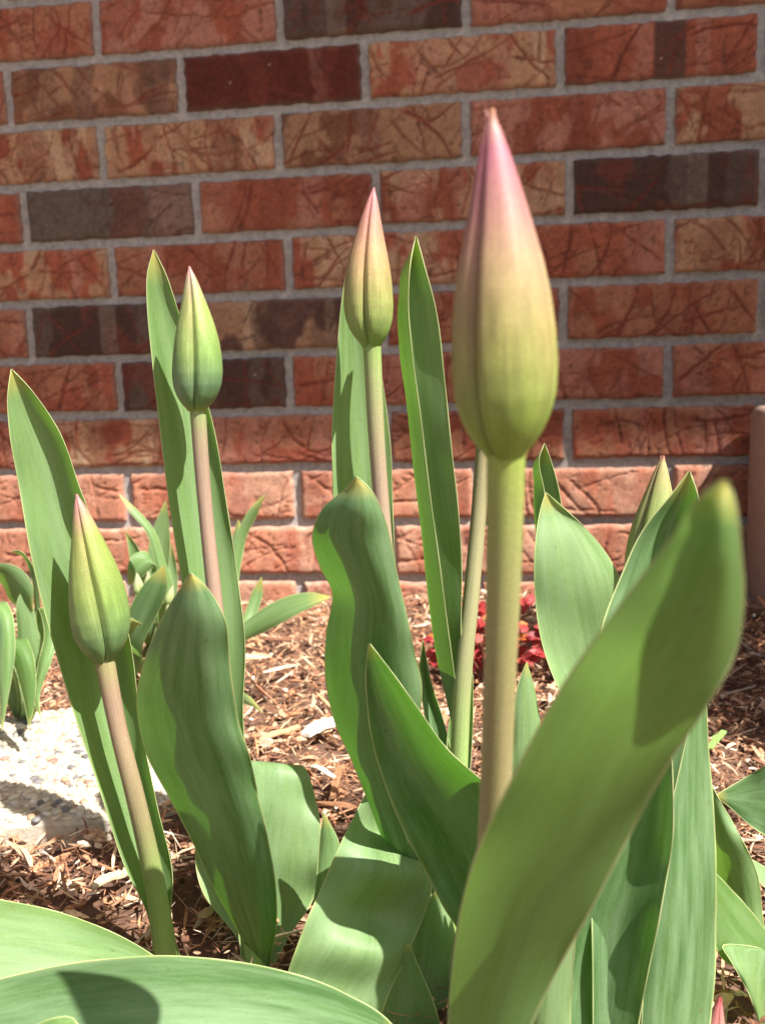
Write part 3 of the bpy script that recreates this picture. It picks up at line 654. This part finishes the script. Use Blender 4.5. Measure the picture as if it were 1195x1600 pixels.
# C
bC = G(668, 1500); Cp = plant('budding tulip at centre with slim pink and cream bud behind a wavy leaf', bC)
stem(Cp, [(581, 536, .43), (588, 680, .43), (600, 840, .43), (622, 1050, .428), (648, 1300, .425)], bC, [.0036, .0037, .004, .0044, .005, .0056], [(0, (.2, .30, .08)), (.05, (.26, .30, .12)), (.2, (.31, .22, .16)), (.6, (.27, .26, .14)), (1, (.2, .33, .09))])
bud(Cp, P(580, 542, .43), P(584, 293, .43), .0228, math.radians(-9), [(0, (.52, .20, .22)), (.2, (.56, .27, .20)), (.45, (.52, .36, .17)), (.7, (.36, .38, .12)), (.88, (.25, .36, .10)), (1, (.22, .36, .07))], bend=P(574, 450, .43)-P(580, 450, .43), gap=.025)
leaf(Cp, [(541, 424, 542, 424, 0.454, 0.000125, 0, 0.5), (534, 470, 562, 470, 0.4553, 0.0035, -0.0018, 0.5), (526, 560, 592, 570, 0.458, 0.00825, -0.0036, 0.5), (519, 680, 610, 700, 0.4582, 0.01, -0.0054, 0.5), (522, 800, 614, 815, 0.4566, 0.01, -0.0054, 0.5), (540, 950, 622, 950, 0.4525, 0.01, -0.0054, 0.5), (570, 1100, 640, 1100, 0.4464, 0.00875, -0.009, 0.5), (610, 1270, 665, 1270, 0.438, 0.006875, -0.0072, 0.5)], bC, LEAF, nr=70)
leaf(Cp, [(556, 745, 557, 745, 0.315, -0.0001, 0, 0.5), (543, 762, 574, 760, 0.3174, -0.0031, 0.003, 0.5), (508, 790, 597, 800, 0.3234, -0.008, 0.01, 0.55), (489, 832, 610, 845, 0.3301, -0.008, 0.013, 0.55), (500, 885, 622, 905, 0.34, -0.008, 0.016, 0.6), (519, 925, 634, 955, 0.3479, -0.008, 0.016, 0.58), (510, 990, 646, 1015, 0.3574, -0.008, 0.015, 0.55), (509, 1055, 658, 1065, 0.3664, -0.008, 0.014, 0.55),
          (522, 1125, 655, 1130, 0.3762, -0.008, 0.013, 0.5), (550, 1190, 650, 1190, 0.3847, -0.008, 0.012, 0.5), (590, 1290, 655, 1290, 0.3984, -0.0065, 0.01, 0.5), (630, 1400, 672, 1400, 0.414, -0.0042, 0.006, 0.5)], bC, LEAF_BLUE_SHADE, nr=90, wave=.0008, label='broad dark green leaf with a pinched waist and lit left margin')
# D
bD = G(703, 1490); D = plant('tulip with a leaning stem beside a long folded leaf, its bud behind the large bud', bD)
stem(D, [(757, 690, .44), (748, 800, .438), (736, 930, .434), (723, 1060, .43), (716, 1200, .428), (708, 1350, .426)], bD, [.0036, .0038, .0042, .0044, .0046, .005, .0056], [(0, (.28, .24, .13)), (.4, (.28, .28, .14)), (.6, (.26, .38, .12)), (1, (.24, .38, .1))])
bud(D, P(757, 694, .44), P(775, 480, .44), .0225, .6, [(0, (.5, .2, .22)), (.3, (.50, .33, .17)), (.7, (.33, .38, .11)), (1, (.22, .36, .08))])
leaf(D, [(649, 370, 651, 370, 0.432, 0, 0, 0.5), (642, 405, 661, 408, 0.428, 0.002, -0.01, -0.25), (638, 470, 680, 480, 0.426, 0.002, -0.01, -0.28), (645, 560, 694, 590, 0.426, 0.002, -0.01, -0.36), (657, 650, 705, 700, 0.427, 0.002, -0.01, -0.4), (670, 760, 716, 800, 0.428, 0.002, -0.01, -0.45), (685, 870, 721, 880, 0.429, 0.002, -0.01, -0.6),
         (700, 985, 720, 985, 0.429, 0.002, -0.01, -1.2), (714, 1090, 722, 1090, 0.429, 0.002, -0.01, -2.2), (722, 1200, 727, 1200, 0.428, 0.002, -0.01, -2.2)], bD, LEAF, nr=80, wave=.0003)
leaf(D, [(733, 1008, 734, 1008, .446, 0, 0), (715, 1060, 738, 1060, .446, 0, -.003), (700, 1140, 738, 1140, .446, 0, -.005), (695, 1210, 734, 1210, .444, 0, -.005)], bD, LEAF, nr=40)
leaf(D, [(660, 1000, 661, 1000, .45, 0, 0), (655, 1050, 672, 1060, .45, 0, -.002), (664, 1120, 694, 1130, .448, 0, -.004), (680, 1200, 708, 1200, .444, 0, -.004)], bD, LEAF_BLUE_SHADE, nr=40)
# E, near camera
xe = P(762, 1500, .22)[0]; bE = np.array([xe, .228, 0]); E_ = plant('nearest tulip, large slightly blurred pink and yellow green bud on a thick stem', bE)
stem(E_, [(790, 706, .195), (788, 850, .198), (781, 1050, .203), (773, 1250, .21), (764, 1420, .216)], bE, [.0036, .0037, .0039, .0042, .0044, .0048], [(0, (.24, .31, .06)), (.06, (.25, .27, .09)), (.2, (.27, .235, .11)), (.6, (.26, .26, .10)), (1, (.22, .31, .1))])
bud(E_, P(790, 716, .195), P(766, 170, .195), .0222, math.radians(-36), [(0, (.55, .27, .15)), (.03, (.50, .26, .20)), (.12, (.48, .17, .22)), (.30, (.48, .25, .20)), (.45, (.46, .33, .17)), (.65, (.36, .34, .11)), (.85, (.25, .33, .07)), (1, (.22, .33, .05))], tint=.55, bend=P(790, 450, .195)-P(783, 450, .195), tipsplit=.0007, gap=.05)
leaf(E_, [(1128, 750, 1136, 752, 0.132, -0.0012, 0, 0.5), (1095, 775, 1146, 785, 0.1336, -0.00306, 0.004, 0.6), (1050, 840, 1156, 860, 0.1382, -0.0048, 0.009, 0.6), (1000, 905, 1160, 935, 0.1428, -0.0048, 0.0091, 0.6), (935, 990, 1150, 1010, 0.1484, -0.0048, 0.009, 0.6), (870, 1085, 1105, 1100, 0.1554, -0.012, 0.0052, 0.6), (812, 1195, 1048, 1185, 0.1636, -0.012, 0.0039, 0.6), (755, 1310, 990, 1290, 0.172, -0.012, 0.0039, 0.6), (724, 1400, 930, 1405, 0.1792, -0.012, 0.0039, 0.5),
          (706, 1520, 868, 1520, 0.1858, -0.012, 0.0039, 0.5), (700, 1640, 815, 1640, 0.1894, -0.012, 0.0026, 0.5), (715, 1850, 800, 1850, 0.192, -0.012, 0.0026, 0.5)], bE, LEAF_OLIVE, nr=90, wave=.0005, label='large olive green leaf leaning right, out of focus')
# F, right
bF = G(975, 1500); Fp = plant('small budding tulip at right with short olive green bud, almost hidden by leaves', bF)
stem(Fp, [(1012, 930, .45), (1005, 1050, .448), (990, 1250, .44)], bF, [.0036, .004, .0046, .0055], [(0, (.25, .33, .1)), (1, (.22, .34, .1))])
bud(Fp, P(1012, 938, .45), P(1035, 712, .45), .0265, math.radians(-38), [(0, (.55, .25, .2)), (.04, (.45, .36, .16)), (.3, (.34, .42, .14)), (1, (.26, .36, .1))], tipsplit=.0007, gap=.03)
leaf(Fp, [(852, 769, 853, 770, 0.449, 0.00015, 0, 0.5), (845, 792, 876, 790, 0.4485, 0.00465, -0.002, 0.5), (836, 850, 926, 838, 0.4477, 0.012, 0.002, 0.5), (835, 925, 966, 900, 0.4479, 0.012, 0.004, 0.5), (845, 1000, 985, 985, 0.4462, 0.012, -0.004, 0.5), (866, 1062, 985, 1070, 0.443, 0.012, -0.01, 0.5), (890, 1110, 985, 1130, 0.4412, 0.012, -0.01, 0.5), (930, 1250, 1000, 1250, 0.43, 0.0105, -0.008, 0.5)], bF, LEAF_PALE, nr=70, label='broad pale leaf lit by the sun')
leaf(Fp, [(850, 693, 851, 693, 0.475, 0, 0, 0.5), (842, 715, 861, 722, 0.472, 0.002, -0.006, -0.1), (850, 770, 875, 778, 0.472, 0.002, -0.006, -0.6), (852, 850, 878, 860, 0.47, 0.002, -0.006, -0.5), (870, 1000, 910, 1000, 0.465, 0.002, 0, 0.2), (920, 1200, 955, 1200, 0.455, 0.002, -0.004, 0.5)], bF, LEAF, nr=60)
leaf(Fp, [(822, 1034, 823, 1034, .44, 0, 0), (809, 1070, 834, 1075, .44, .002, .002), (800, 1130, 843, 1130, .44, .004, .003), (799, 1190, 840, 1195, .44, .004, .003), (800, 1270, 840, 1270, .44, 0, -.003), (850, 1400, 885, 1400, .435, 0, -.003)], bF, LEAF_PALE, nr=50)
# G, the leafy tulip low at right centre
bGx = np.array([P(960, 1600, .29)[0], .29, 0]); Gp = plant('leafy tulip low at right centre, its tall leaves standing behind the blurred leaf', bGx)
leaf(Gp, [(1075, 737, 1077, 737, .33, 0, 0), (1055, 764, 1086, 762, .329, -.002, -.003, .45), (1006, 825, 1098, 815, .327, -.004, -.011, .45), (968, 905, 1114, 890, .325, -.002, -.014, .45), (935, 1000, 1110, 1000, .322, .010, -.008, .5), (920, 1130, 1080, 1120, .318, .006, -.008), (920, 1300, 1040, 1300, .312, 0, -.006), (925, 1480, 1010, 1480, .303, 0, -.005)], bGx, LEAF_BLUE_SHADE, nr=80)
leaf(Gp, [(1085, 985, 1087, 985, .34, 0, 0), (1050, 1060, 1100, 1055, .338, .004, .004), (1035, 1150, 1105, 1150, .335, .008, .008), (1015, 1280, 1115, 1280, .33, .010, .010), (1000, 1420, 1118, 1420, .323, .010, .010), (985, 1560, 1113, 1560, .315, .008, .009), (975, 1700, 1085, 1700, .305, .004, .007)], bGx, LEAF_BLUE_SHADE, nr=80)
leaf(Gp, [(1046, 1150, 1048, 1150, .30, 0, 0), (990, 1215, 1050, 1210, .30, -.004, -.003), (935, 1320, 1050, 1310, .30, -.006, -.008), (890, 1440, 1030, 1430, .298, -.006, -.010), (868, 1560, 1004, 1560, .296, -.004, -.010), (880, 1720, 985, 1720, .292, 0, -.008)], bGx, LEAF_BLUE_SHADE, nr=70, label='dark green leaf with a pale margin down its right edge')
leaf(Gp, [(905, 1380, 907, 1380, .275, 0, 0), (868, 1440, 900, 1450, .275, 0, .002), (838, 1530, 893, 1530, .277, .004, .004), (825, 1620, 892, 1640, .28, .004, .004), (870, 1780, 930, 1780, .285, 0, .003)], bGx, LEAF_PALE, nr=40)
# E2 plant
bH = G(800, 1562); Hp = plant('tulip with one wide dark leaf fanning left from behind the thick blurred stem', bH)
leaf(Hp, [(576, 1006, 578, 1006, 0.332, 0, 0, 0.5), (572, 1040, 603, 1038, 0.335, -0.0054, -0.002, 0.5), (574, 1105, 648, 1100, 0.341, -0.0135, -0.008, 0.6), (588, 1185, 700, 1172, 0.35, -0.0189, -0.014, 0.62), (618, 1268, 768, 1235, 0.358, -0.0243, -0.018, 0.62), (655, 1345, 818, 1310, 0.366, -0.0243, -0.02, 0.6), (692, 1415, 838, 1400, 0.374, -0.0189, -0.018, 0.6), (722, 1465, 840, 1480, 0.383, -0.0135, -0.014, 0.5), (752, 1560, 842, 1570, 0.392, 0, -0.01, 0.5)], bH, LEAF_BLUE_SHADE, nr=80, wave=.002)
leaf(Hp, [(724, 1395, 726, 1395, .40, 0, 0), (712, 1460, 736, 1460, .40, 0, .001), (702, 1530, 740, 1530, .398, 0, .002)], bH, LEAF, nr=36)
# I plant: bright wavy leaf bottom centre
bI = G(545, 1690); Ip = plant('young tulip at bottom centre with a wide sunlit leaf crossed by wavy shadows', bI)
leaf(Ip, [(592, 1207, 594, 1207, 0.392, 0, 0, 0.5), (572, 1240, 618, 1246, 0.404, 0.004, 0.003, 0.5), (545, 1292, 652, 1308, 0.4, 0.01, -0.006, 0.45), (518, 1350, 674, 1372, 0.395, 0.012, 0.008, 0.6), (490, 1415, 662, 1430, 0.39, 0.012, -0.005, 0.5), (466, 1475, 632, 1500, 0.384, 0.012, 0.009, 0.62), (448, 1530, 604, 1560, 0.378, 0.01, -0.003, 0.5), (455, 1600, 586, 1630, 0.372, 0.006, 0.004, 0.5)], bI, LEAF_PALE, nr=80, wave=.0032)
leaf(Ip, [(636, 1474, 638, 1474, .388, 0, 0), (612, 1520, 658, 1520, .386, -.004, -.002), (590, 1570, 680, 1575, .38, -.004, -.006), (575, 1650, 690, 1650, .37, -.002, -.006)], bI, LEAF, nr=40)
leaf(Ip, [(505, 1270, 506, 1270, .43, 0, 0), (500, 1310, 528, 1312, .43, 0, .002), (494, 1380, 530, 1380, .425, 0, .003), (480, 1480, 530, 1480, .41, 0, .003), (490, 1600, 550, 1600, .385, 0, .003)], bI, LEAF, nr=40)
leaf(Ip, [(686, 1385, 688, 1385, .41, 0, 0), (654, 1430, 706, 1440, .408, 0, .002), (636, 1490, 716, 1500, .404, 0, -.002), (622, 1570, 706, 1590, .395, 0, -.004), (600, 1680, 660, 1690, .38, 0, -.004)], bI, LEAF_PALE, nr=40)
# J plant: horizontal foreground leaves bottom left
bJ = np.array([P(-330, 1560, .33)[0], .30, 0]); Jp = plant('tulip beyond the lower left corner with two long leaves lying across the foreground', bJ)
leaf(Jp, [(655, 1655, 657, 1656, .318, 0, 0), (610, 1598, 630, 1690, .314, -.020, .003, .4), (540, 1553, 575, 1720, .310, -.034, .008, .4), (430, 1514, 470, 1745, .306, -.044, .012, .4), (290, 1495, 320, 1765, .302, -.050, .014, .4), (150, 1500, 160, 1780, .30, -.052, .014, .4), (0, 1530, 0, 1790, .30, -.050, .012, .4), (-160, 1580, -140, 1790, .30, -.040, .010, .4)], bJ, LEAF_BLUE_SHADE, nr=80, wave=.0012)
leaf(Jp, [(268, 1512, 269, 1513, .37, 0, 0), (215, 1477, 228, 1545, .364, -.02, .004, .4), (130, 1438, 140, 1580, .357, -.034, .008, .4), (30, 1411, 40, 1600, .35, -.04, .010, .4), (-80, 1400, -70, 1610, .342, -.04, .010, .4), (-200, 1430, -180, 1620, .335, -.03, .008, .4)], bJ, LEAF, nr=60, wave=.001)
leaf(Jp, [(140, 1640, 141, 1641, .262, 0, 0), (120, 1596, 118, 1660, .262, -.01, .002), (88, 1590, 84, 1680, .262, -.012, .003), (55, 1602, 56, 1700, .264, -.012, .003), (-60, 1650, -50, 1730, .28, -.012, .003)], bJ, LEAF, nr=40)
# K plant: far right leaves
bK = G(1290, 1560); Kp = plant('leafy tulip cut off by the right edge with dark arching leaves', bK)
leaf(Kp, [(1116, 1243, 1117, 1244, .44, 0, 0), (1135, 1232, 1140, 1262, .437, -.01, .002), (1165, 1214, 1172, 1290, .432, -.02, .004), (1200, 1196, 1208, 1315, .426, -.02, .005), (1240, 1200, 1250, 1350, .42, -.02, .005), (1280, 1260, 1310, 1420, .41, -.01, .004)], bK, LEAF_BLUE_SHADE, nr=44)
leaf(Kp, [(1090, 1180, 1092, 1180, .41, 0, 0), (1118, 1240, 1100, 1260, .408, .01, .003), (1152, 1300, 1106, 1330, .404, .016, .006), (1182, 1365, 1118, 1395, .40, .016, .007), (1192, 1440, 1140, 1460, .397, .012, .006), (1215, 1520, 1180, 1530, .39, .008, .004)], bK, LEAF, nr=50)
leaf(Kp, [(1085, 1330, 1087, 1332, .37, 0, 0), (1125, 1372, 1105, 1440, .368, -.01, .003), (1165, 1415, 1130, 1500, .366, -.016, .005), (1205, 1465, 1175, 1520, .365, -.016, .004), (1250, 1520, 1240, 1560, .37, -.01, .003)], bK, LEAF_OLIVE, nr=44)
leaf(Kp, [(1165, 1338, 1166, 1340, .45, 0, 0), (1190, 1352, 1180, 1372, .446, -.01, .002), (1225, 1370, 1210, 1400, .44, -.01, .003), (1270, 1450, 1240, 1460, .43, -.01, .003)], bK, LEAF_PALE, nr=30)
leaf(Kp, [(1192, 1625, 1193, 1626, .345, 0, 0), (1172, 1560, 1196, 1590, .35, .004, .003), (1140, 1500, 1215, 1530, .356, .01, .004), (1128, 1478, 1235, 1500, .36, .01, .004), (1180, 1480, 1260, 1500, .365, .01, .003)], bK, LEAF, nr=36)
# pink bud tip at the bottom edge
bL = np.array([P(1090, 1640, .33)[0], .33, 0]); Lp_ = plant('low bud at the bottom edge near right showing only its pink tip', bL)
stem(Lp_, [(1085, 1790, .33)], bL, [.004, .005], [(0, (.3, .33, .12)), (1, (.22, .34, .1))])
bud(Lp_, P(1083, 1795, .33), P(1124, 1558, .33), .021, .5, [(0, (.62, .12, .14)), (.1, (.58, .22, .2)), (.4, (.5, .34, .2)), (1, (.25, .36, .1))], tipsplit=.0004)
leaf(Lp_, [(1060, 1700, 1062, 1700, .335, 0, 0), (1045, 1740, 1075, 1740, .335, 0, -.002), (1040, 1820, 1085, 1820, .334, 0, -.004)], bL, LEAF, nr=24)

# background left plants
TB = 'leafy tulips further back at the foot of the wall'
bM = G(40, 1132); M_ = plant('leafy tulip at far left edge with drooping folded leaves behind the pebbled stone', bM, grp=TB)
leaf(M_, [(52, 955, 53, 956, .70, 0, 0), (52, 920, 38, 950, .70, .01, .004), (34, 890, 18, 940, .705, .015, .006), (0, 880, 0, 910, .71, .015, .006), (-40, 890, -30, 930, .715, .01, .004), (-30, 1000, -10, 1010, .715, 0, .003)], bM, LEAF, nr=44)
leaf(M_, [(38, 917, 39, 917, .70, 0, 0), (29, 935, 48, 935, .70, .004, .001), (28, 990, 60, 985, .702, .006, .003), (26, 1040, 74, 1035, .705, .008, .003), (34, 1090, 60, 1085, .708, 0, -.003)], bM, LEAF_PALE, nr=40)
leaf(M_, [(3, 1142, 4, 1142, .655, 0, 0), (0, 1090, 14, 1085, .66, 0, .003), (-8, 1030, 24, 1020, .668, 0, .005), (-10, 970, 20, 960, .68, 0, .006), (-30, 945, 10, 940, .69, 0, .006), (-20, 1010, 20, 1010, .71, 0, 0)], bM, LEAF, nr=44)
leaf(M_, [(46, 1136, 47, 1136, .655, 0, 0), (38, 1095, 56, 1085, .66, 0, .003), (24, 1045, 54, 1030, .668, 0, .006), (8, 1008, 44, 1002, .678, 0, .006), (0, 1000, 40, 1000, .69, 0, .005), (20, 1050, 50, 1050, .70, 0, 0)], bM, LEAF_OLIVE, nr=44)
leaf(M_, [(64, 1122, 65, 1122, .67, 0, 0), (55, 1098, 62, 1094, .675, 0, .001), (60, 1040, 82, 1030, .685, 0, .004), (70, 985, 92, 985, .70, 0, .004), (60, 950, 84, 950, .71, 0, .003), (50, 1040, 70, 1040, .715, 0, 0)], bM, LEAF, nr=44)
leaf(M_, [(18, 862, 19, 862, .72, 0, 0), (30, 860, 34, 868, .72, .004, .001), (50, 880, 46, 890, .72, .004, .001), (62, 930, 54, 940, .718, .004, .001)], bM, LEAF_PALE, nr=30)
bN = G(238, 1010); N_ = plant('leafy tulip against the wall left of the tall upright leaf, with tiny pale buds', bN, grp=TB)
leaf(N_, [(187, 773, 188, 773, .82, 0, 0), (203, 800, 214, 796, .818, .004, .001), (228, 830, 240, 826, .815, .006, .002), (243, 880, 258, 876, .812, .006, .002), (256, 930, 272, 926, .81, .006, .002), (250, 970, 264, 970, .81, 0, 0)], bN, LEAF, nr=44)
leaf(N_, [(259, 782, 260, 782, .86, 0, 0), (244, 815, 264, 812, .86, .004, -.002), (234, 850, 266, 850, .86, .004, -.004), (230, 900, 262, 900, .86, 0, -.004), (232, 950, 255, 950, .86, 0, -.004)], bN, LEAF_PALE, nr=40)
leaf(N_, [(256, 884, 257, 884, .79, 0, 0), (232, 905, 262, 912, .792, .008, .003), (206, 945, 248, 955, .796, .008, .004), (192, 990, 226, 1000, .80, .006, .003), (200, 1025, 222, 1025, .81, .004, .002)], bN, LEAF_BLUE_SHADE, nr=40)
leaf(N_, [(201, 915, 202, 915, .84, 0, 0), (200, 885, 224, 900, .84, .004, .003), (212, 865, 244, 885, .845, .006, .004), (230, 862, 256, 900, .85, .006, .004), (240, 920, 256, 930, .85, 0, 0)], bN, LEAF, nr=40)
leaf(N_, [(222, 975, 223, 975, .78, 0, 0), (204, 965, 214, 978, .78, .004, .002), (196, 978, 204, 1000, .785, .004, .002), (204, 1010, 214, 1016, .80, 0, .001)], bN, LEAF_OLIVE, nr=30)
leaf(N_, [(196, 830, 197, 830, .87, 0, 0), (200, 850, 214, 852, .87, 0, -.002), (206, 900, 230, 900, .87, 0, -.003), (218, 960, 240, 960, .865, 0, -.003)], bN, LEAF, nr=40)
leaf(N_, [(268, 850, 269, 850, .88, 0, 0), (262, 880, 276, 884, .88, 0, -.002), (256, 930, 276, 930, .87, 0, -.003), (244, 980, 258, 980, .86, 0, -.003)], bN, LEAF_PALE, nr=40)
for (a, b_), (c, d), w_ in (((218, 930), (214, 895), .010), ((230, 925), (232, 892), .007), ((262, 945), (270, 915), .008), ((274, 950), (283, 925), .008), ((266, 965), (262, 935), .007)):
    bud(N_, P(a, b_, .80), P(c, d, .80), w_, .4, [(0, (.62, .62, .4)), (.4, (.50, .58, .28)), (1, (.36, .5, .16))], name='small_bud')
bO = G(352, 1012); O_ = plant('leafy tulip behind the second stem with one leaf arching right over the mulch', bO, grp=TB)
leaf(O_, [(516, 932, 517, 933, .74, 0, 0), (492, 926, 494, 945, .742, -.012, .004), (455, 930, 460, 962, .745, -.018, .006), (415, 948, 424, 982, .75, -.018, .006), (382, 972, 390, 998, .755, -.012, .004), (355, 990, 366, 1010, .757, -.006, .002)], bO, LEAF, nr=44)
leaf(O_, [(408, 902, 409, 902, .84, 0, 0), (396, 922, 411, 924, .84, .004, .001), (386, 950, 404, 952, .835, .004, .002), (372, 985, 390, 985, .82, 0, .001)], bO, LEAF, nr=30)
leaf(O_, [(413, 773, 414, 774, .84, 0, 0), (392, 793, 405, 798, .84, .006, .001), (374, 826, 388, 832, .84, .006, .002), (362, 880, 376, 885, .835, .004, .002), (355, 950, 370, 950, .82, 0, .001)], bO, LEAF, nr=36)
leaf(O_, [(372, 812, 373, 812, .86, 0, 0), (366, 830, 380, 832, .86, 0, .001), (358, 900, 372, 900, .85, 0, .001)], bO, LEAF_PALE, nr=24)
leaf(O_, [(410, 1112, 411, 1113, .60, 0, 0), (396, 1092, 400, 1106, .605, -.004, .001), (382, 1082, 384, 1100, .61, -.004, .001), (366, 1080, 368, 1096, .63, -.004, .001)], bO, LEAF_PALE, nr=24)

# ------------------------------------------------------------------ red-leaved seedling shrub
bR = G(760, 1062); Rp = thing('red_shrub', 'low red-leaved shrub seedling on the mulch behind the thick stem', 'shrub', (bR[0], bR[1], 0))
r = np.random.default_rng(33); sv_, sf_ = [], []; lv, lf, lc = [], [], []
def small_tube(p0, p1, rad, vs, fs, k=5):
    d = p1-p0; d = d/np.linalg.norm(d); a = np.cross(d, [0, 1, .1]); a /= np.linalg.norm(a); b_ = np.cross(d, a); o_ = len(vs)
    for p_, q in ((p0, rad), (p1, rad*.7)):
        for i in range(k): th = i*2*math.pi/k; vs.append(p_+q*(math.cos(th)*a+math.sin(th)*b_))
    for i in range(k): fs.append((o_+i, o_+(i+1) % k, o_+k+(i+1) % k, o_+k+i))
def small_leaf(p0, d, nrm, ln, wd, c, V_, F_, C_):
    d = d/np.linalg.norm(d); s_ = np.cross(d, nrm); s_ /= np.linalg.norm(s_); n_ = np.cross(s_, d); o_ = len(V_)
    for t_, w_ in ((0, .12), (.25, .7), (.55, 1), (.8, .8), (1, .1)):
        for e in (-1, 0, 1): V_.append(p0+d*ln*t_+s_*e*w_*wd/2+n_*(abs(e)*.18*wd*w_-.25*ln*t_*t_)); C_.append(c)
    for i in range(4):
        for j in range(2): F_.append((o_+i*3+j, o_+i*3+j+1, o_+i*3+j+4, o_+i*3+j+3))
tips = [(742, 985), (752, 1030), (735, 1045), (700, 1000), (662, 1000), (668, 1030), (822, 945), (812, 985), (835, 1000), (826, 1030), (846, 1020), (805, 1030), (742, 950), (780, 960), (770, 1020), (690, 1035), (856, 985)]
for (tx, ty) in tips:
    Yt = bR[1]+r.uniform(-.02, .03); tp = P(tx, ty, Yt); p0 = np.array([bR[0], bR[1], 0.0]); m1 = p0*.55+tp*.45+np.array([0, 0, .006])
    small_tube(p0, m1, .0009, sv_, sf_); small_tube(m1, tp, .0007, sv_, sf_)
    for i in range(9):
        q = r.uniform(.0, 1); pp = m1*(1-q)+tp*q if i > 4 else tp+r.normal(0, .002, 3)
        d = np.array([r.normal(0, 1), r.normal(-.3, .8), r.uniform(.0, 1)]); nn = np.array([r.normal(0, .5), -.6, 1])
        c = [(.46, .055, .055), (.32, .035, .04), (.50, .11, .09), (.56, .18, .05)][r.choice(4, p=[.42, .3, .18, .1])]
        small_leaf(pp, d, nn, r.uniform(.010, .016), r.uniform(.006, .0095), np.array(c)*r.uniform(.8, 1.2), lv, lf, lc)
mesh('foliage', np.array(lv), lf, attr_mat('red_leaf', .5, 400, 0, .12, .3), Rp, col=np.array(lc))
mesh('stem', np.array(sv_), sf_, simple('red_twig', (.16, .06, .04), .7), Rp)

# ------------------------------------------------------------------ added unseen shrub past the right edge, there only to shade post and bed
bS = np.array([.545, .69, 0]); Sp = thing('shade_shrub', 'added unseen shrub beyond the right edge, casting shade on the post and bed', 'shrub', bS)
lv, lf, lc = [], [], []; sv_, sf_ = [], []; r = np.random.default_rng(44)
for i in range(6500):
    d = r.normal(0, 1, 3); d /= np.linalg.norm(d); rad = r.uniform(.5, 1)**.5*(1+.12*math.sin(d[0]*7+d[2]*5))
    p_ = bS+np.array([0, 0, .30])+d*rad*np.array([.19, .18, .28])
    if p_[2] < .02: continue
    small_leaf(p_, d+r.normal(0, .5, 3), np.array([0, 0, 1])+r.normal(0, .5, 3), r.uniform(.018, .032), r.uniform(.008, .014), np.array([.05, .10, .03])*r.uniform(.7, 1.5), lv, lf, lc)
for i in range(14):
    an = r.uniform(0, 6.28); small_tube(bS.copy(), bS+np.array([math.cos(an)*.09, math.sin(an)*.09, r.uniform(.2, .42)]), .006, sv_, sf_)
mesh('foliage', np.array(lv), lf, attr_mat('shade_shrub_leaf', .45, 200, 0, .15, .2), Sp, col=np.array(lc))
mesh('stem', np.array(sv_), sf_, simple('bark', (.09, .06, .04), .9), Sp)
